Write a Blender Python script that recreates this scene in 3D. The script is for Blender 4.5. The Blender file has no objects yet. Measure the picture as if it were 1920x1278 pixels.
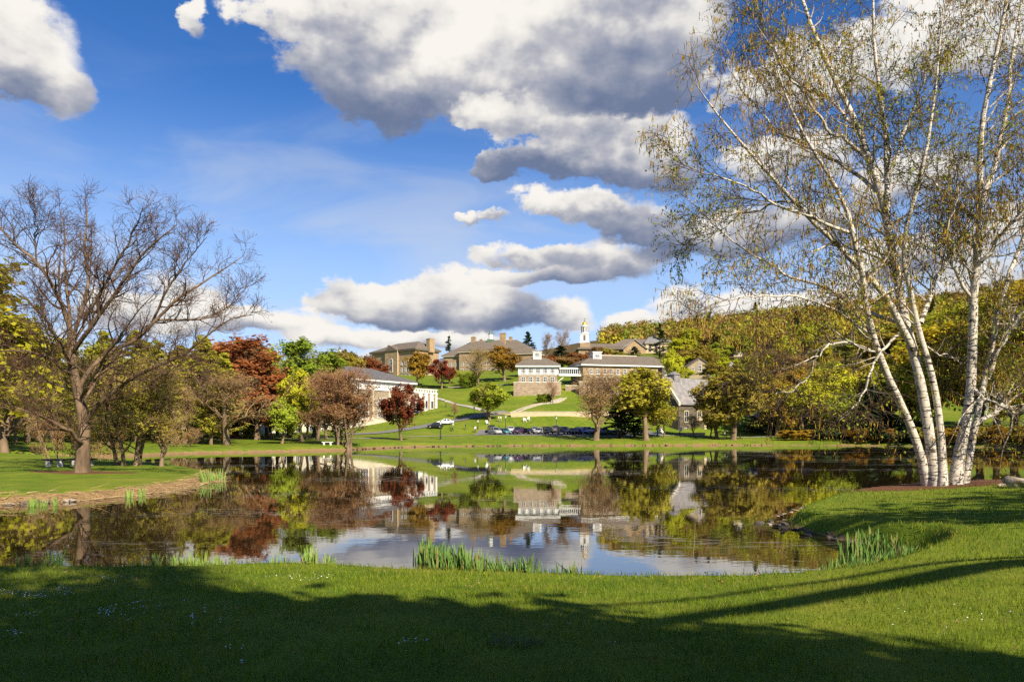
import bpy, math, random
import numpy as np
from mathutils import Vector, Matrix

# ------------------------------------------------------------------ camera, sky, sun, exposure
scene = bpy.context.scene
COL = scene.collection
F, CX, HY, EYE = 1500.0, 960.0, 814.0, 2.4      # focal length / principal column / horizon row in photo pixels, eye above water (m)
SUN = np.array([0.60, -1.0, 0.86]); SUN = SUN / np.linalg.norm(SUN)
SUN_EL = math.asin(SUN[2]); SUN_AZ = math.atan2(SUN[0], SUN[1])

cam_d = bpy.data.cameras.new("camera")
cam_d.sensor_width = 36.0
cam_d.lens = 36.0 * F / 1920.0
cam_d.shift_y = (HY - 639.0) / 1920.0
cam_d.clip_start = 0.1
cam_d.clip_end = 9000.0
cam = bpy.data.objects.new("camera", cam_d)
COL.objects.link(cam)
cam.location = (0, 0, EYE)
cam.rotation_euler = (math.radians(90), 0, 0)
scene.camera = cam

scene.view_settings.view_transform = 'Standard'
scene.view_settings.look = 'None'
scene.view_settings.exposure = 0.95
scene.view_settings.gamma = 1.0
scene.view_settings.use_curve_mapping = False
scene.render.engine = 'CYCLES'
scene.cycles.max_bounces = 6
scene.cycles.diffuse_bounces = 2
scene.cycles.glossy_bounces = 3
scene.cycles.transmission_bounces = 3
scene.cycles.transparent_max_bounces = 6
scene.cycles.caustics_reflective = False
scene.cycles.caustics_refractive = False
scene.cycles.use_denoising = False
scene.cycles.sample_clamp_indirect = 6.0


def nd(nt, typ, ins=None, **props):
    n = nt.nodes.new(typ)
    for k, v in props.items():
        setattr(n, k, v)
    for k, v in (ins or {}).items():
        if isinstance(v, bpy.types.NodeSocket):
            nt.links.new(v, n.inputs[k])
        else:
            n.inputs[k].default_value = v
    return n


def mth(nt, op, a, b=None, c=None, clamp=False):
    ins = {0: a}
    if b is not None: ins[1] = b
    if c is not None: ins[2] = c
    n = nd(nt, 'ShaderNodeMath', ins, operation=op)
    n.use_clamp = clamp
    return n.outputs[0]


def vmth(nt, op, a, b=None):
    ins = {0: a}
    if b is not None: ins[1] = b
    n = nd(nt, 'ShaderNodeVectorMath', ins, operation=op)
    return n


def mixc(nt, fac, a, b, blend='MIX'):
    n = nt.nodes.new('ShaderNodeMix'); n.data_type = 'RGBA'; n.blend_type = blend
    n.clamp_factor = True
    for i, v in ((0, fac), (6, a), (7, b)):
        if isinstance(v, bpy.types.NodeSocket): nt.links.new(v, n.inputs[i])
        elif i == 0: n.inputs[0].default_value = v
        else: n.inputs[i].default_value = (v[0], v[1], v[2], 1)
    return n.outputs[2]


def sstep(nt, x, lo, hi, a=0.0, b=1.0):
    n = nd(nt, 'ShaderNodeMapRange', {0: x, 1: lo, 2: hi, 3: a, 4: b}, interpolation_type='SMOOTHSTEP')
    return n.outputs[0]


world = bpy.data.worlds.new("World")
scene.world = world
world.use_nodes = True
wt = world.node_tree
wt.nodes.clear()
sky = nd(wt, 'ShaderNodeTexSky', sky_type='NISHITA')
sky.sun_disc = False
sky.sun_elevation = SUN_EL
sky.sun_rotation = SUN_AZ
sky.altitude = 300
sky.air_density = 1.0
sky.dust_density = 0.6
sky.ozone_density = 2.5
tc = nd(wt, 'ShaderNodeTexCoord')
DIR = tc.outputs['Generated']
sxyz = nd(wt, 'ShaderNodeSeparateXYZ', {0: DIR})
AZ = mth(wt, 'ARCTAN2', sxyz.outputs[0], sxyz.outputs[1])
EL = mth(wt, 'ARCSINE', sxyz.outputs[2])
AE = nd(wt, 'ShaderNodeCombineXYZ', {0: AZ, 1: EL, 2: 0.0}).outputs[0]
# billow noise, used to ragged the outlines and to light the lumps
sc1 = vmth(wt, 'MULTIPLY', AE, (1.0, 1.5, 1.0)).outputs[0]
nz = nd(wt, 'ShaderNodeTexNoise', {'Vector': sc1, 'Scale': 9.0, 'Detail': 11.0, 'Roughness': 0.62}, noise_dimensions='2D')
nlo = nd(wt, 'ShaderNodeTexNoise', {'Vector': sc1, 'Scale': 3.4, 'Detail': 4.0, 'Roughness': 0.5}, noise_dimensions='2D')
sc2 = vmth(wt, 'ADD', sc1, (-0.016, 0.026, 0.0)).outputs[0]
nz2 = nd(wt, 'ShaderNodeTexNoise', {'Vector': sc2, 'Scale': 9.0, 'Detail': 4.0, 'Roughness': 0.5}, noise_dimensions='2D')
nz3 = nd(wt, 'ShaderNodeTexNoise', {'Vector': sc1, 'Scale': 9.0, 'Detail': 4.0, 'Roughness': 0.5}, noise_dimensions='2D')
warp = vmth(wt, 'SUBTRACT', nz.outputs['Color'], (0.5, 0.5, 0.5)).outputs[0]
warp = vmth(wt, 'MULTIPLY', warp, (0.14, 0.09, 0.0)).outputs[0]
warp2 = vmth(wt, 'SUBTRACT', nlo.outputs['Color'], (0.5, 0.5, 0.5)).outputs[0]
warp = vmth(wt, 'ADD', warp, vmth(wt, 'MULTIPLY', warp2, (0.06, 0.03, 0.0)).outputs[0]).outputs[0]
wsc = sstep(wt, EL, .04, .36, .30, .9)
warp = nd(wt, 'ShaderNodeVectorMath', {0: warp, 'Scale': wsc}, operation='SCALE').outputs[0]
AEW = vmth(wt, 'ADD', AE, warp).outputs[0]
# cumulus banks: photo pixel centre, radii, brightness offset of the bank
BLOBS = [
    (40, 95, 130, 100, .25), (110, 165, 66, 66, .0), (20, 165, 70, 40, -.3), (358, 8, 32, 40, .2),
    (550, 10, 120, 44, .5), (700, 100, 190, 125, -.2), (900, 25, 300, 100, .35), (1130, 85, 210, 135, -.25), (725, 192, 100, 54, -.75), (930, 150, 190, 70, -.25), (850, 95, 110, 50, .5),
    (1240, 30, 110, 100, .35), (1160, 168, 150, 46, -.8),
    (1010, 228, 90, 52, .6), (945, 215, 70, 36, .4), (1100, 262, 120, 48, .15), (985, 305, 86, 26, -.9), (1215, 262, 80, 46, .45), (1215, 330, 100, 44, -.5), (1120, 310, 100, 30, -.5),
    (1000, 380, 60, 30, .6), (1090, 390, 100, 30, .3), (1180, 420, 120, 36, -.4), (1260, 455, 90, 34, -.9), (912, 405, 36, 15, .2),
    (1030, 470, 130, 26, .1), (1130, 500, 150, 34, -.15), (1020, 518, 110, 18, -.1),
    (720, 562, 130, 44, .0), (860, 552, 140, 48, .25), (950, 592, 140, 36, -.55), (1056, 586, 54, 48, .7), (655, 556, 70, 30, .3), (820, 598, 150, 24, -.8),
    (540, 606, 120, 30, .4), (660, 634, 150, 22, .3), (820, 642, 160, 18, .3), (440, 600, 80, 26, .4), (290, 592, 180, 36, .35),
    (1210, 606, 110, 28, -.1), (1340, 560, 110, 34, .1), (1400, 150, 80, 40, .3), (1570, 110, 150, 56, .3), (1790, 60, 210, 80, .3),
    (1490, 290, 130, 44, .2), (1700, 340, 150, 56, .1), (1430, 440, 170, 50, -.3), (1680, 490, 170, 36, .1), (1870, 420, 100, 40, .2), (1500, 570, 170, 30, .3),
    (2250, 330, 330, 150, .1), (-500, 260, 360, 130, .1),
]
# more banks all round, for light and for the views a step to the side
_r = random.Random(5)
SIDE = [(_r.uniform(math.radians(75), math.radians(285)), _r.uniform(.1, .7), _r.uniform(.15, .35), _r.uniform(.05, .12), .1) for _ in range(4)]
polar = []
for (px, py, rx, ry, b) in BLOBS:
    u, v = (px - CX) / F, (HY - py) / F
    a0 = math.atan(u); c = math.cos(a0)
    polar.append((a0, math.atan(v * c), rx / F * c * c * 1.2, ry / F * c * 1.16, b))
acc = None
for (a0, e0, rx, ry, b) in polar + SIDE:
    if a0 > math.pi: a0 -= 2 * math.pi
    q = vmth(wt, 'SUBTRACT', AEW, (a0, e0, 0)).outputs[0]
    q = vmth(wt, 'MULTIPLY', q, (1 / rx, 1 / ry, 0)).outputs[0]
    d = vmth(wt, 'LENGTH', q).outputs['Value']
    w = mth(wt, 'SUBTRACT', 1.0, d, clamp=True)
    qy = vmth(wt, 'DOT_PRODUCT', q, (-.12, 1.0, 0)).outputs['Value']
    qy = mth(wt, 'ADD', qy, b)
    cw = nd(wt, 'ShaderNodeCombineXYZ', {0: w, 1: mth(wt, 'MULTIPLY', w, qy), 2: 0.0}).outputs[0]
    acc = cw if acc is None else vmth(wt, 'ADD', acc, cw).outputs[0]
sacc = nd(wt, 'ShaderNodeSeparateXYZ', {0: acc})
fsum, vsum = sacc.outputs[0], sacc.outputs[1]
# low banks near the horizon
hb = vmth(wt, 'MULTIPLY', AEW, (1.0, 3.6, 1.0)).outputs[0]
hbn = nd(wt, 'ShaderNodeTexNoise', {'Vector': hb, 'Scale': 3.1, 'Detail': 5.0, 'Roughness': .5}, noise_dimensions='2D')
hbf = mth(wt, 'MULTIPLY', sstep(wt, hbn.outputs['Fac'], .40, .66), mth(wt, 'MULTIPLY', sstep(wt, EL, .0, .07), sstep(wt, EL, .235, .13)))
fsum = mth(wt, 'MULTIPLY_ADD', hbf, .40, fsum)
vrel = mth(wt, 'DIVIDE', vsum, mth(wt, 'ADD', fsum, 0.02))
fld = mth(wt, 'MULTIPLY_ADD', mth(wt, 'SUBTRACT', nz.outputs['Fac'], 0.5), 2.0, fsum)
dens = sstep(wt, fld, 0.08, 0.50)
dens = mth(wt, 'MULTIPLY', dens, sstep(wt, fsum, 0.0, 0.22))
lump = mth(wt, 'SUBTRACT', nz3.outputs['Fac'], nz2.outputs['Fac'])
lit = mth(wt, 'MULTIPLY_ADD', lump, 2.6, mth(wt, 'MULTIPLY', vrel, 1.35))
lit = mth(wt, 'MULTIPLY_ADD', mth(wt, 'SUBTRACT', nz.outputs['Fac'], 0.5), 0.9, lit)
lit = mth(wt, 'MULTIPLY_ADD', mth(wt, 'SUBTRACT', nlo.outputs['Fac'], 0.5), 1.3, lit)
lit = mth(wt, 'ADD', lit, sstep(wt, dens, 1.0, 0.35, 0.0, 0.22))
ramp = nd(wt, 'ShaderNodeValToRGB', {0: sstep(wt, lit, -1.75, 1.45)})
el = ramp.color_ramp.elements
el[0].position = 0.0; el[0].color = (.17, .22, .36, 1)
el[1].position = 0.90; el[1].color = (1.04, 1.0, .94, 1)
for p, c in ((.26, (.34, .375, .48)), (.48, (.55, .555, .61)), (.68, (.86, .84, .81))):
    e = el.new(p); e.color = (*c, 1)
# thin high veil
vs = vmth(wt, 'MULTIPLY', AE, (2.0, 7.0, 1.0)).outputs[0]
veil = nd(wt, 'ShaderNodeTexNoise', {'Vector': vs, 'Scale': 1.6, 'Detail': 6.0, 'Roughness': 0.55, 'Distortion': .6}, noise_dimensions='2D')
veilf = mth(wt, 'MULTIPLY', sstep(wt, veil.outputs['Fac'], 0.38, 0.74), mth(wt, 'MULTIPLY', sstep(wt, EL, 0.02, 0.16), sstep(wt, EL, .46, .22)))
veilf = mth(wt, 'MULTIPLY', veilf, 0.50)
skyc = nd(wt, 'ShaderNodeHueSaturation', {'Saturation': 1.22, 'Value': 1.0, 'Color': sky.outputs[0]}).outputs[0]
skyc = mixc(wt, 1.0, skyc, (0.60, 0.84, 1.16), 'MULTIPLY')
skyc = mixc(wt, sstep(wt, EL, .42, .0, .0, .92), skyc, (5.2, 6.9, 9.6))
bg1 = nd(wt, 'ShaderNodeBackground', {0: skyc, 1: 0.062})
bgv = nd(wt, 'ShaderNodeBackground', {0: (.80, .86, .96, 1), 1: 0.41})
bg2 = nd(wt, 'ShaderNodeBackground', {0: ramp.outputs[0], 1: 0.475})
mx0 = nd(wt, 'ShaderNodeMixShader', {0: veilf, 1: bg1.outputs[0], 2: bgv.outputs[0]})
mx = nd(wt, 'ShaderNodeMixShader', {0: dens, 1: mx0.outputs[0], 2: bg2.outputs[0]})
nd(wt, 'ShaderNodeOutputWorld', {0: mx.outputs[0]})
world.cycles.sampling_method = 'MANUAL'
world.cycles.sample_map_resolution = 512

sun_d = bpy.data.lights.new("sun", 'SUN')
sun_d.energy = 4.9
sun_d.angle = math.radians(0.5)
sun_d.color = (1.0, 0.88, 0.68)
sun = bpy.data.objects.new("sun", sun_d)
COL.objects.link(sun)
sun.rotation_euler = Vector(tuple(SUN)).to_track_quat('Z', 'Y').to_euler()
sun.location = (30, -50, 60)

# ------------------------------------------------------------------ helpers
def U(px, py, D):
    return np.array([(px - CX) / F * D, D, EYE + (HY - py) / F * D])


def UX(px, D):
    return (px - CX) / F * D


def tag(o, label=None, cat=None, group=None, kind=None):
    if label: o['label'] = label
    if cat: o['category'] = cat
    if group: o['group'] = group
    if kind: o['kind'] = kind
    return o


def empty(name, loc=(0, 0, 0), rz=0.0, parent=None):
    o = bpy.data.objects.new(name, None)
    COL.objects.link(o)
    o.location = loc; o.rotation_euler = (0, 0, rz)
    o.empty_display_size = 0.3
    if parent: o.parent = parent
    return o


def np_mesh(name, V, quads=None, tris=None, mats=(), qm=None, tm=None, smooth=False, attrs=None):
    """one mesh from arrays; qm / tm are the material index of each quad / triangle"""
    me = bpy.data.meshes.new(name)
    V = np.asarray(V, np.float32)
    nq = 0 if quads is None else len(quads)
    ntr = 0 if tris is None else len(tris)
    me.vertices.add(len(V)); me.vertices.foreach_set('co', V.ravel())
    li = []
    if nq: li.append(np.asarray(quads, np.int32).ravel())
    if ntr: li.append(np.asarray(tris, np.int32).ravel())
    li = np.concatenate(li)
    me.loops.add(len(li)); me.loops.foreach_set('vertex_index', li)
    me.polygons.add(nq + ntr)
    st = np.concatenate([np.arange(nq) * 4, nq * 4 + np.arange(ntr) * 3]).astype(np.int32)
    me.polygons.foreach_set('loop_start', st)
    mi = np.zeros(nq + ntr, np.int32)
    if qm is not None and nq: mi[:nq] = qm
    if tm is not None and ntr: mi[nq:] = tm
    me.polygons.foreach_set('material_index', mi)
    me.polygons.foreach_set('use_smooth', np.full(nq + ntr, bool(smooth)))
    for k, a in (attrs or {}).items():
        a = np.asarray(a, np.float32)
        if a.ndim == 1:
            me.attributes.new(k, 'FLOAT', 'POINT').data.foreach_set('value', a)
        else:
            c4 = np.ones((len(a), 4), np.float32); c4[:, :3] = a
            me.attributes.new(k, 'FLOAT_COLOR', 'POINT').data.foreach_set('color', c4.ravel())
    for m in mats: me.materials.append(m)
    me.update(calc_edges=True)
    return me


def link(name, me, parent=None):
    o = bpy.data.objects.new(name, me)
    COL.objects.link(o)
    if parent: o.parent = parent
    return o


class MB:
    """collects boxes, prisms and loose polygons for ONE mesh object"""
    def __init__(self):
        self.v = []; self.f = []; self.mi = []

    def poly(self, pts, m=0):
        n = len(self.v); self.v += [tuple(p) for p in pts]
        self.f.append(list(range(n, n + len(pts)))); self.mi.append(m)
        return self

    def box(self, x0, x1, y0, y1, z0, z1, m=0):
        n = len(self.v)
        self.v += [(x0, y0, z0), (x1, y0, z0), (x1, y1, z0), (x0, y1, z0), (x0, y0, z1), (x1, y0, z1), (x1, y1, z1), (x0, y1, z1)]
        for q in ((0, 3, 2, 1), (4, 5, 6, 7), (0, 1, 5, 4), (1, 2, 6, 5), (2, 3, 7, 6), (3, 0, 4, 7)):
            self.f.append([n + i for i in q]); self.mi.append(m)
        return self

    def hull(self, A, B, m=0):
        """two matching closed loops A (bottom) and B (top) joined by sides, both capped"""
        n = len(self.v); k = len(A)
        self.v += [tuple(p) for p in A] + [tuple(p) for p in B]
        self.f.append([n + i for i in reversed(range(k))]); self.mi.append(m)
        self.f.append([n + k + i for i in range(k)]); self.mi.append(m)
        for i in range(k):
            j = (i + 1) % k
            self.f.append([n + i, n + j, n + k + j, n + k + i]); self.mi.append(m)
        return self

    def cyl(self, c0, c1, r0, r1, k=10, m=0):
        c0 = Vector(c0); c1 = Vector(c1); t = (c1 - c0).normalized()
        a = t.orthogonal().normalized(); b = t.cross(a)
        A = [c0 + (a * math.cos(i * 2 * math.pi / k) + b * math.sin(i * 2 * math.pi / k)) * r0 for i in range(k)]
        B = [c1 + (a * math.cos(i * 2 * math.pi / k) + b * math.sin(i * 2 * math.pi / k)) * r1 for i in range(k)]
        return self.hull(A, B, m)

    def mesh(self, name, mats, smooth=False):
        me = bpy.data.meshes.new(name)
        me.from_pydata(self.v, [], self.f)
        me.polygons.foreach_set('material_index', self.mi)
        if smooth: me.polygons.foreach_set('use_smooth', [True] * len(self.f))
        for m in (mats if isinstance(mats, (list, tuple)) else [mats]): me.materials.append(m)
        me.update()
        return me

    def obj(self, name, mats, parent=None, smooth=False):
        return link(name, self.mesh(name, mats, smooth), parent)


def copy_tree(o, parent=None, mats=None):
    """a thing with copies of its parts and sub-parts; mats swaps material i of every mesh for another"""
    c = o.copy(); COL.objects.link(c)
    c.parent = parent
    if mats and o.type == 'MESH':
        for s in c.material_slots:
            if s.material and s.material.name in mats:
                new = mats[s.material.name]
                s.link = 'OBJECT'; s.material = new
    for ch in list(o.children):
        copy_tree(ch, c, mats)
    return c


# ------------------------------------------------------------------ materials
def newmat(name):
    m = bpy.data.materials.new(name); m.use_nodes = True
    nt = m.node_tree; nt.nodes.clear()
    return m, nt


def finish(nt, shader):
    nd(nt, 'ShaderNodeOutputMaterial', {0: shader})


def pmat(name, c1, c2=None, scale=3.0, rough=0.8, spec=0.3, bump=0.0, metal=0.0, detail=5.0, coord='Object', stretch=(1, 1, 1)):
    m, nt = newmat(name)
    c2 = c2 or tuple(x * 0.75 for x in c1)
    t = nd(nt, 'ShaderNodeTexCoord')
    v = vmth(nt, 'MULTIPLY', t.outputs[coord], stretch).outputs[0]
    n = nd(nt, 'ShaderNodeTexNoise', {'Vector': v, 'Scale': scale, 'Detail': detail, 'Roughness': .6})
    col = mixc(nt, sstep(nt, n.outputs['Fac'], .32, .68), c1, c2)
    b = nd(nt, 'ShaderNodeBsdfPrincipled', {'Base Color': col, 'Roughness': rough, 'Specular IOR Level': spec, 'Metallic': metal})
    if bump:
        bp = nd(nt, 'ShaderNodeBump', {'Height': n.outputs['Fac'], 'Strength': bump, 'Distance': .05})
        nt.links.new(bp.outputs[0], b.inputs['Normal'])
    finish(nt, b.outputs[0])
    return m


def stonemat(name, c1, c2, mortar, bw=.9, bh=.35):
    m, nt = newmat(name)
    t = nd(nt, 'ShaderNodeTexCoord')
    s = nd(nt, 'ShaderNodeSeparateXYZ', {0: t.outputs['Object']})
    uu = mth(nt, 'ADD', s.outputs[0], s.outputs[1])
    v = nd(nt, 'ShaderNodeCombineXYZ', {0: uu, 1: s.outputs[2], 2: 0.0}).outputs[0]
    br = nd(nt, 'ShaderNodeTexBrick', {'Vector': v, 'Color1': (*c1, 1), 'Color2': (*c2, 1), 'Mortar': (*mortar, 1), 'Scale': 1.0, 'Mortar Size': .025,
                                       'Brick Width': bw, 'Row Height': bh, 'Bias': 0.0})
    n = nd(nt, 'ShaderNodeTexNoise', {'Vector': t.outputs['Object'], 'Scale': .45, 'Detail': 6.0})
    col = mixc(nt, 1.0, br.outputs[0], mixc(nt, n.outputs['Fac'], (.72, .70, .68), (1.2, 1.2, 1.2)), 'MULTIPLY')
    b = nd(nt, 'ShaderNodeBsdfPrincipled', {'Base Color': col, 'Roughness': .9, 'Specular IOR Level': .2})
    finish(nt, b.outputs[0])
    return m


def leafmat(name, c1, c2, trans=.42, rough=.6, dead=None):
    m, nt = newmat(name)
    g = nd(nt, 'ShaderNodeNewGeometry')
    t = nd(nt, 'ShaderNodeTexCoord')
    n = nd(nt, 'ShaderNodeTexNoise', {'Vector': t.outputs['Object'], 'Scale': .55, 'Detail': 2.0})
    f = mth(nt, 'ADD', mth(nt, 'MULTIPLY', g.outputs['Random Per Island'], .65), mth(nt, 'MULTIPLY', sstep(nt, n.outputs['Fac'], .3, .7), .35))
    oi = nd(nt, 'ShaderNodeObjectInfo')
    col = mixc(nt, f, c1, c2)
    if dead: col = mixc(nt, sstep(nt, g.outputs['Random Per Island'], .86, .88), col, dead)
    col = nd(nt, 'ShaderNodeHueSaturation', {'Hue': mth(nt, 'MULTIPLY_ADD', oi.outputs['Random'], .02, .49), 'Value': mth(nt, 'MULTIPLY_ADD', oi.outputs['Random'], .3, .85), 'Color': col}).outputs[0]
    d = nd(nt, 'ShaderNodeBsdfDiffuse', {'Color': col})
    tr = nd(nt, 'ShaderNodeBsdfTranslucent', {'Color': col})
    mxs = nd(nt, 'ShaderNodeMixShader', {0: trans, 1: d.outputs[0], 2: tr.outputs[0]})
    finish(nt, mxs.outputs[0])
    return m


M = {}
M['white'] = pmat('white_paint', (.68, .67, .64), (.60, .59, .57), 1.5, .6)
M['white_stone'] = pmat('pale_limestone', (.56, .50, .39), (.45, .40, .31), .8, .85)
M['slate'] = pmat('grey_slate', (.13, .125, .125), (.085, .08, .085), 1.2, .75, stretch=(1, 1, 3))
M['slate_brown'] = pmat('brown_grey_shingle', (.165, .135, .105), (.11, .09, .072), 1.0, .85, stretch=(1, 1, 3))
M['slate_pale'] = pmat('pale_grey_slate', (.25, .235, .23), (.16, .15, .15), .9, .7)
M['stone_tan'] = stonemat('tan_fieldstone', (.40, .29, .17), (.27, .185, .105), (.30, .22, .14))
M['stone_brown'] = stonemat('brown_fieldstone', (.35, .255, .16), (.25, .18, .11), (.28, .21, .14))
M['stone_grey'] = stonemat('grey_brown_fieldstone', (.40, .31, .22), (.26, .20, .145), (.20, .16, .12))
M['stone_library'] = stonemat('grey_cream_fieldstone', (.33, .27, .19), (.25, .20, .14), (.28, .23, .17))
M['stone_dark'] = stonemat('dark_fieldstone', (.13, .105, .08), (.085, .07, .055), (.12, .10, .08))
M['stone_cream'] = stonemat('cream_fieldstone', (.58, .46, .30), (.46, .36, .23), (.50, .40, .27))
M['pane'] = pmat('window_glass', (.035, .045, .06), (.02, .028, .04), .5, .12, .6)
M['gold'] = pmat('gold_leaf', (.80, .50, .10), (.62, .38, .08), 2, .35, metal=.6)
M['verdigris'] = pmat('green_copper', (.12, .20, .12), (.08, .13, .09), 2, .6)
M['iron'] = pmat('dark_iron', (.02, .02, .022), (.03, .03, .03), 4, .5)
M['concrete'] = pmat('pale_concrete', (.46, .41, .34), (.36, .32, .27), 1.0, .9)
M['asphalt'] = pmat('asphalt', (.17, .165, .17), (.13, .125, .13), .6, .9)
M['path'] = pmat('gravel_path', (.40, .36, .31), (.32, .29, .25), .8, .95)
M['bench_top'] = pmat('dark_slab', (.02, .02, .025), (.03, .03, .03), 4, .5)
M['bench_leg'] = pmat('pale_granite', (.50, .47, .44), (.40, .38, .36), 5, .8)
M['tyre'] = pmat('tyre_rubber', (.015, .015, .015), (.02, .02, .02), 5, .8)
M['rim'] = pmat('alloy_rim', (.45, .45, .46), (.35, .35, .36), 5, .35, metal=.7)
M['car_glass'] = pmat('car_glass', (.02, .025, .03), (.015, .02, .025), 1, .06, .7)
M['lamp_glass'] = pmat('lamp_glass', (.70, .70, .68), (.6, .6, .6), 5, .2, .6)
M['tail_red'] = pmat('red_lamp', (.35, .01, .01), (.28, .01, .01), 5, .25, .6)
M['blue_sign'] = pmat('blue_sign_paint', (.01, .09, .38), (.01, .07, .30), 3, .5)
M['bark'] = pmat('grey_brown_bark', (.20, .14, .09), (.085, .058, .038), 3.0, .95, .1, bump=.7, stretch=(1, 1, .25))
M['bark_far'] = pmat('pale_brown_bark', (.23, .165, .105), (.12, .085, .055), 1.5, .95, .1, stretch=(1, 1, .3))
M['bark_dark'] = pmat('dark_bark', (.06, .045, .033), (.035, .027, .02), 2, .95, .1)
M['twig'] = pmat('brown_twig', (.38, .26, .14), (.24, .16, .09), 2, .9, .1)
M['twig_hero'] = pmat('weathered_twig', (.115, .07, .045), (.065, .042, .03), 2, .9, .1)
M['twig_red'] = pmat('red_brown_twig', (.40, .22, .125), (.26, .14, .085), 2, .9, .1)
M['twig_dark'] = pmat('dark_twig', (.155, .092, .055), (.085, .052, .034), 2, .9, .1)
LF = {
    'straw': leafmat('olive_yellow_leaf', (.50, .44, .05), (.32, .28, .035)),
    'olive': leafmat('olive_leaf', (.42, .34, .055), (.26, .21, .035)),
    'yellow': leafmat('yellow_green_leaf', (.58, .56, .04), (.36, .37, .03)),
    'lime': leafmat('lime_leaf', (.40, .45, .045), (.25, .30, .03)),
    'green': leafmat('fresh_green_leaf', (.26, .33, .035), (.14, .19, .02)),
    'larch': leafmat('larch_needle', (.46, .43, .05), (.25, .24, .03)),
    'gold': leafmat('golden_leaf', (.60, .47, .035), (.38, .29, .022)),
    'rust': leafmat('rust_leaf', (.38, .14, .05), (.24, .085, .034)),
    'brown': leafmat('brown_bud', (.42, .26, .10), (.26, .155, .065)),
    'copper': leafmat('copper_leaf', (.24, .070, .030), (.115, .035, .018), .3),
    'red': leafmat('dark_red_leaf', (.30, .065, .035), (.16, .036, .02), .3),
    'orange': leafmat('amber_leaf', (.44, .27, .035), (.27, .155, .022)),
    'conifer': leafmat('dark_needle', (.045, .075, .026), (.020, .036, .016), .1),
    'shade': leafmat('dense_leaf', (.05, .11, .02), (.03, .07, .015), .12),
    'birch': leafmat('birch_leaf', (.42, .46, .05), (.20, .25, .03), .4),
    'catkin': leafmat('birch_catkin', (.62, .45, .08), (.42, .29, .055), .35),
}


def bark_birch():
    m, nt = newmat('white_birch_bark')
    t = nd(nt, 'ShaderNodeTexCoord')
    at = nd(nt, 'ShaderNodeAttribute', attribute_name='rad')
    v = vmth(nt, 'MULTIPLY', t.outputs['Object'], (1.0, 1.0, 7.0)).outputs[0]
    n1 = nd(nt, 'ShaderNodeTexNoise', {'Vector': v, 'Scale': 2.6, 'Detail': 6.0, 'Roughness': .62})
    n2 = nd(nt, 'ShaderNodeTexNoise', {'Vector': t.outputs['Object'], 'Scale': 1.4, 'Detail': 5.0, 'Roughness': .7})
    n3 = nd(nt, 'ShaderNodeTexNoise', {'Vector': vmth(nt, 'MULTIPLY', t.outputs['Object'], (3, 3, 26)).outputs[0], 'Scale': 3.0, 'Detail': 3.0})
    white = mixc(nt, n2.outputs['Fac'], (.64, .59, .52), (.44, .385, .32))
    band = sstep(nt, n1.outputs['Fac'], .545, .605)
    patch = sstep(nt, n2.outputs['Fac'], .585, .65)
    fine = mth(nt, 'MULTIPLY', sstep(nt, n3.outputs['Fac'], .58, .66), .75)
    dk = mth(nt, 'MAXIMUM', mth(nt, 'MAXIMUM', band, patch), fine)
    col = mixc(nt, dk, white, (.05, .042, .036))
    # young wood is brown, not white
    col = mixc(nt, sstep(nt, at.outputs['Fac'], .006, .024, 1, 0), col, (.075, .048, .033))
    b = nd(nt, 'ShaderNodeBsdfPrincipled', {'Base Color': col, 'Roughness': .75, 'Specular IOR Level': .2})
    bp = nd(nt, 'ShaderNodeBump', {'Height': n1.outputs['Fac'], 'Strength': .4, 'Distance': .03})
    nt.links.new(bp.outputs[0], b.inputs['Normal'])
    finish(nt, b.outputs[0])
    return m


M['birch'] = bark_birch()

# ------------------------------------------------------------------ terrain and pond
def PZ(px, py, z):
    D = F * (EYE - z) / (py - HY)
    return (UX(px, D), D)


_near = [(-300, 1066), (0, 1063), (250, 1058), (420, 1050), (640, 1045), (780, 1060), (900, 1067), (1000, 1072), (1080, 1076), (1200, 1079), (1400, 1083), (1540, 1082), (1620, 1069)]
POND = [(-10.8, 12.0)] + [PZ(a, b, .25) for a, b in _near]
POND += [(7.3, 14.2), (8.0, 15.6), (7.6, 16.6), (7.5, 17.6), (7.2, 19.2), (7.05, 20.6), (7.3, 22.0), (8.0, 23.3), (9.1, 24.9), (10.8, 26.7), (13.2, 28.6), (17, 30), (24, 31), (38, 33), (52, 38), (70, 50), (88, 72),
         (97, 100), (98, 125), (91, 142), (82, 160), (72, 172), (60, 178), (45, 177), (27, 171), (8, 168), (-6.5, 164), (-16, 156), (-21, 146), (-24, 128), (-26.5, 117), (-33, 107), (-38, 103), (-41, 98),
         (-40.5, 91), (-43, 86), (-54, 84.5), (-66, 84), (-66, 81), (-54, 80), (-45, 77), (-36, 70), (-29, 62), (-22, 54.5), (-18.2, 48.5), (-16.2, 44.5), (-15.2, 40.8), (-14.6, 37), (-14.5, 33.6), (-15, 30), (-16, 28), (-17.3, 27),
         (-21, 26), (-30, 26), (-45, 28), (-60, 26), (-60, 15), (-45, 12), (-28, 12)]
POND = np.array(POND, float)


def chaikin(P, n=2):
    for _ in range(n):
        Q = np.roll(P, -1, 0)
        P = np.stack([.75 * P + .25 * Q, .25 * P + .75 * Q], 1).reshape(-1, 2)
    return P


POND_S = chaikin(POND, 2)


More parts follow.
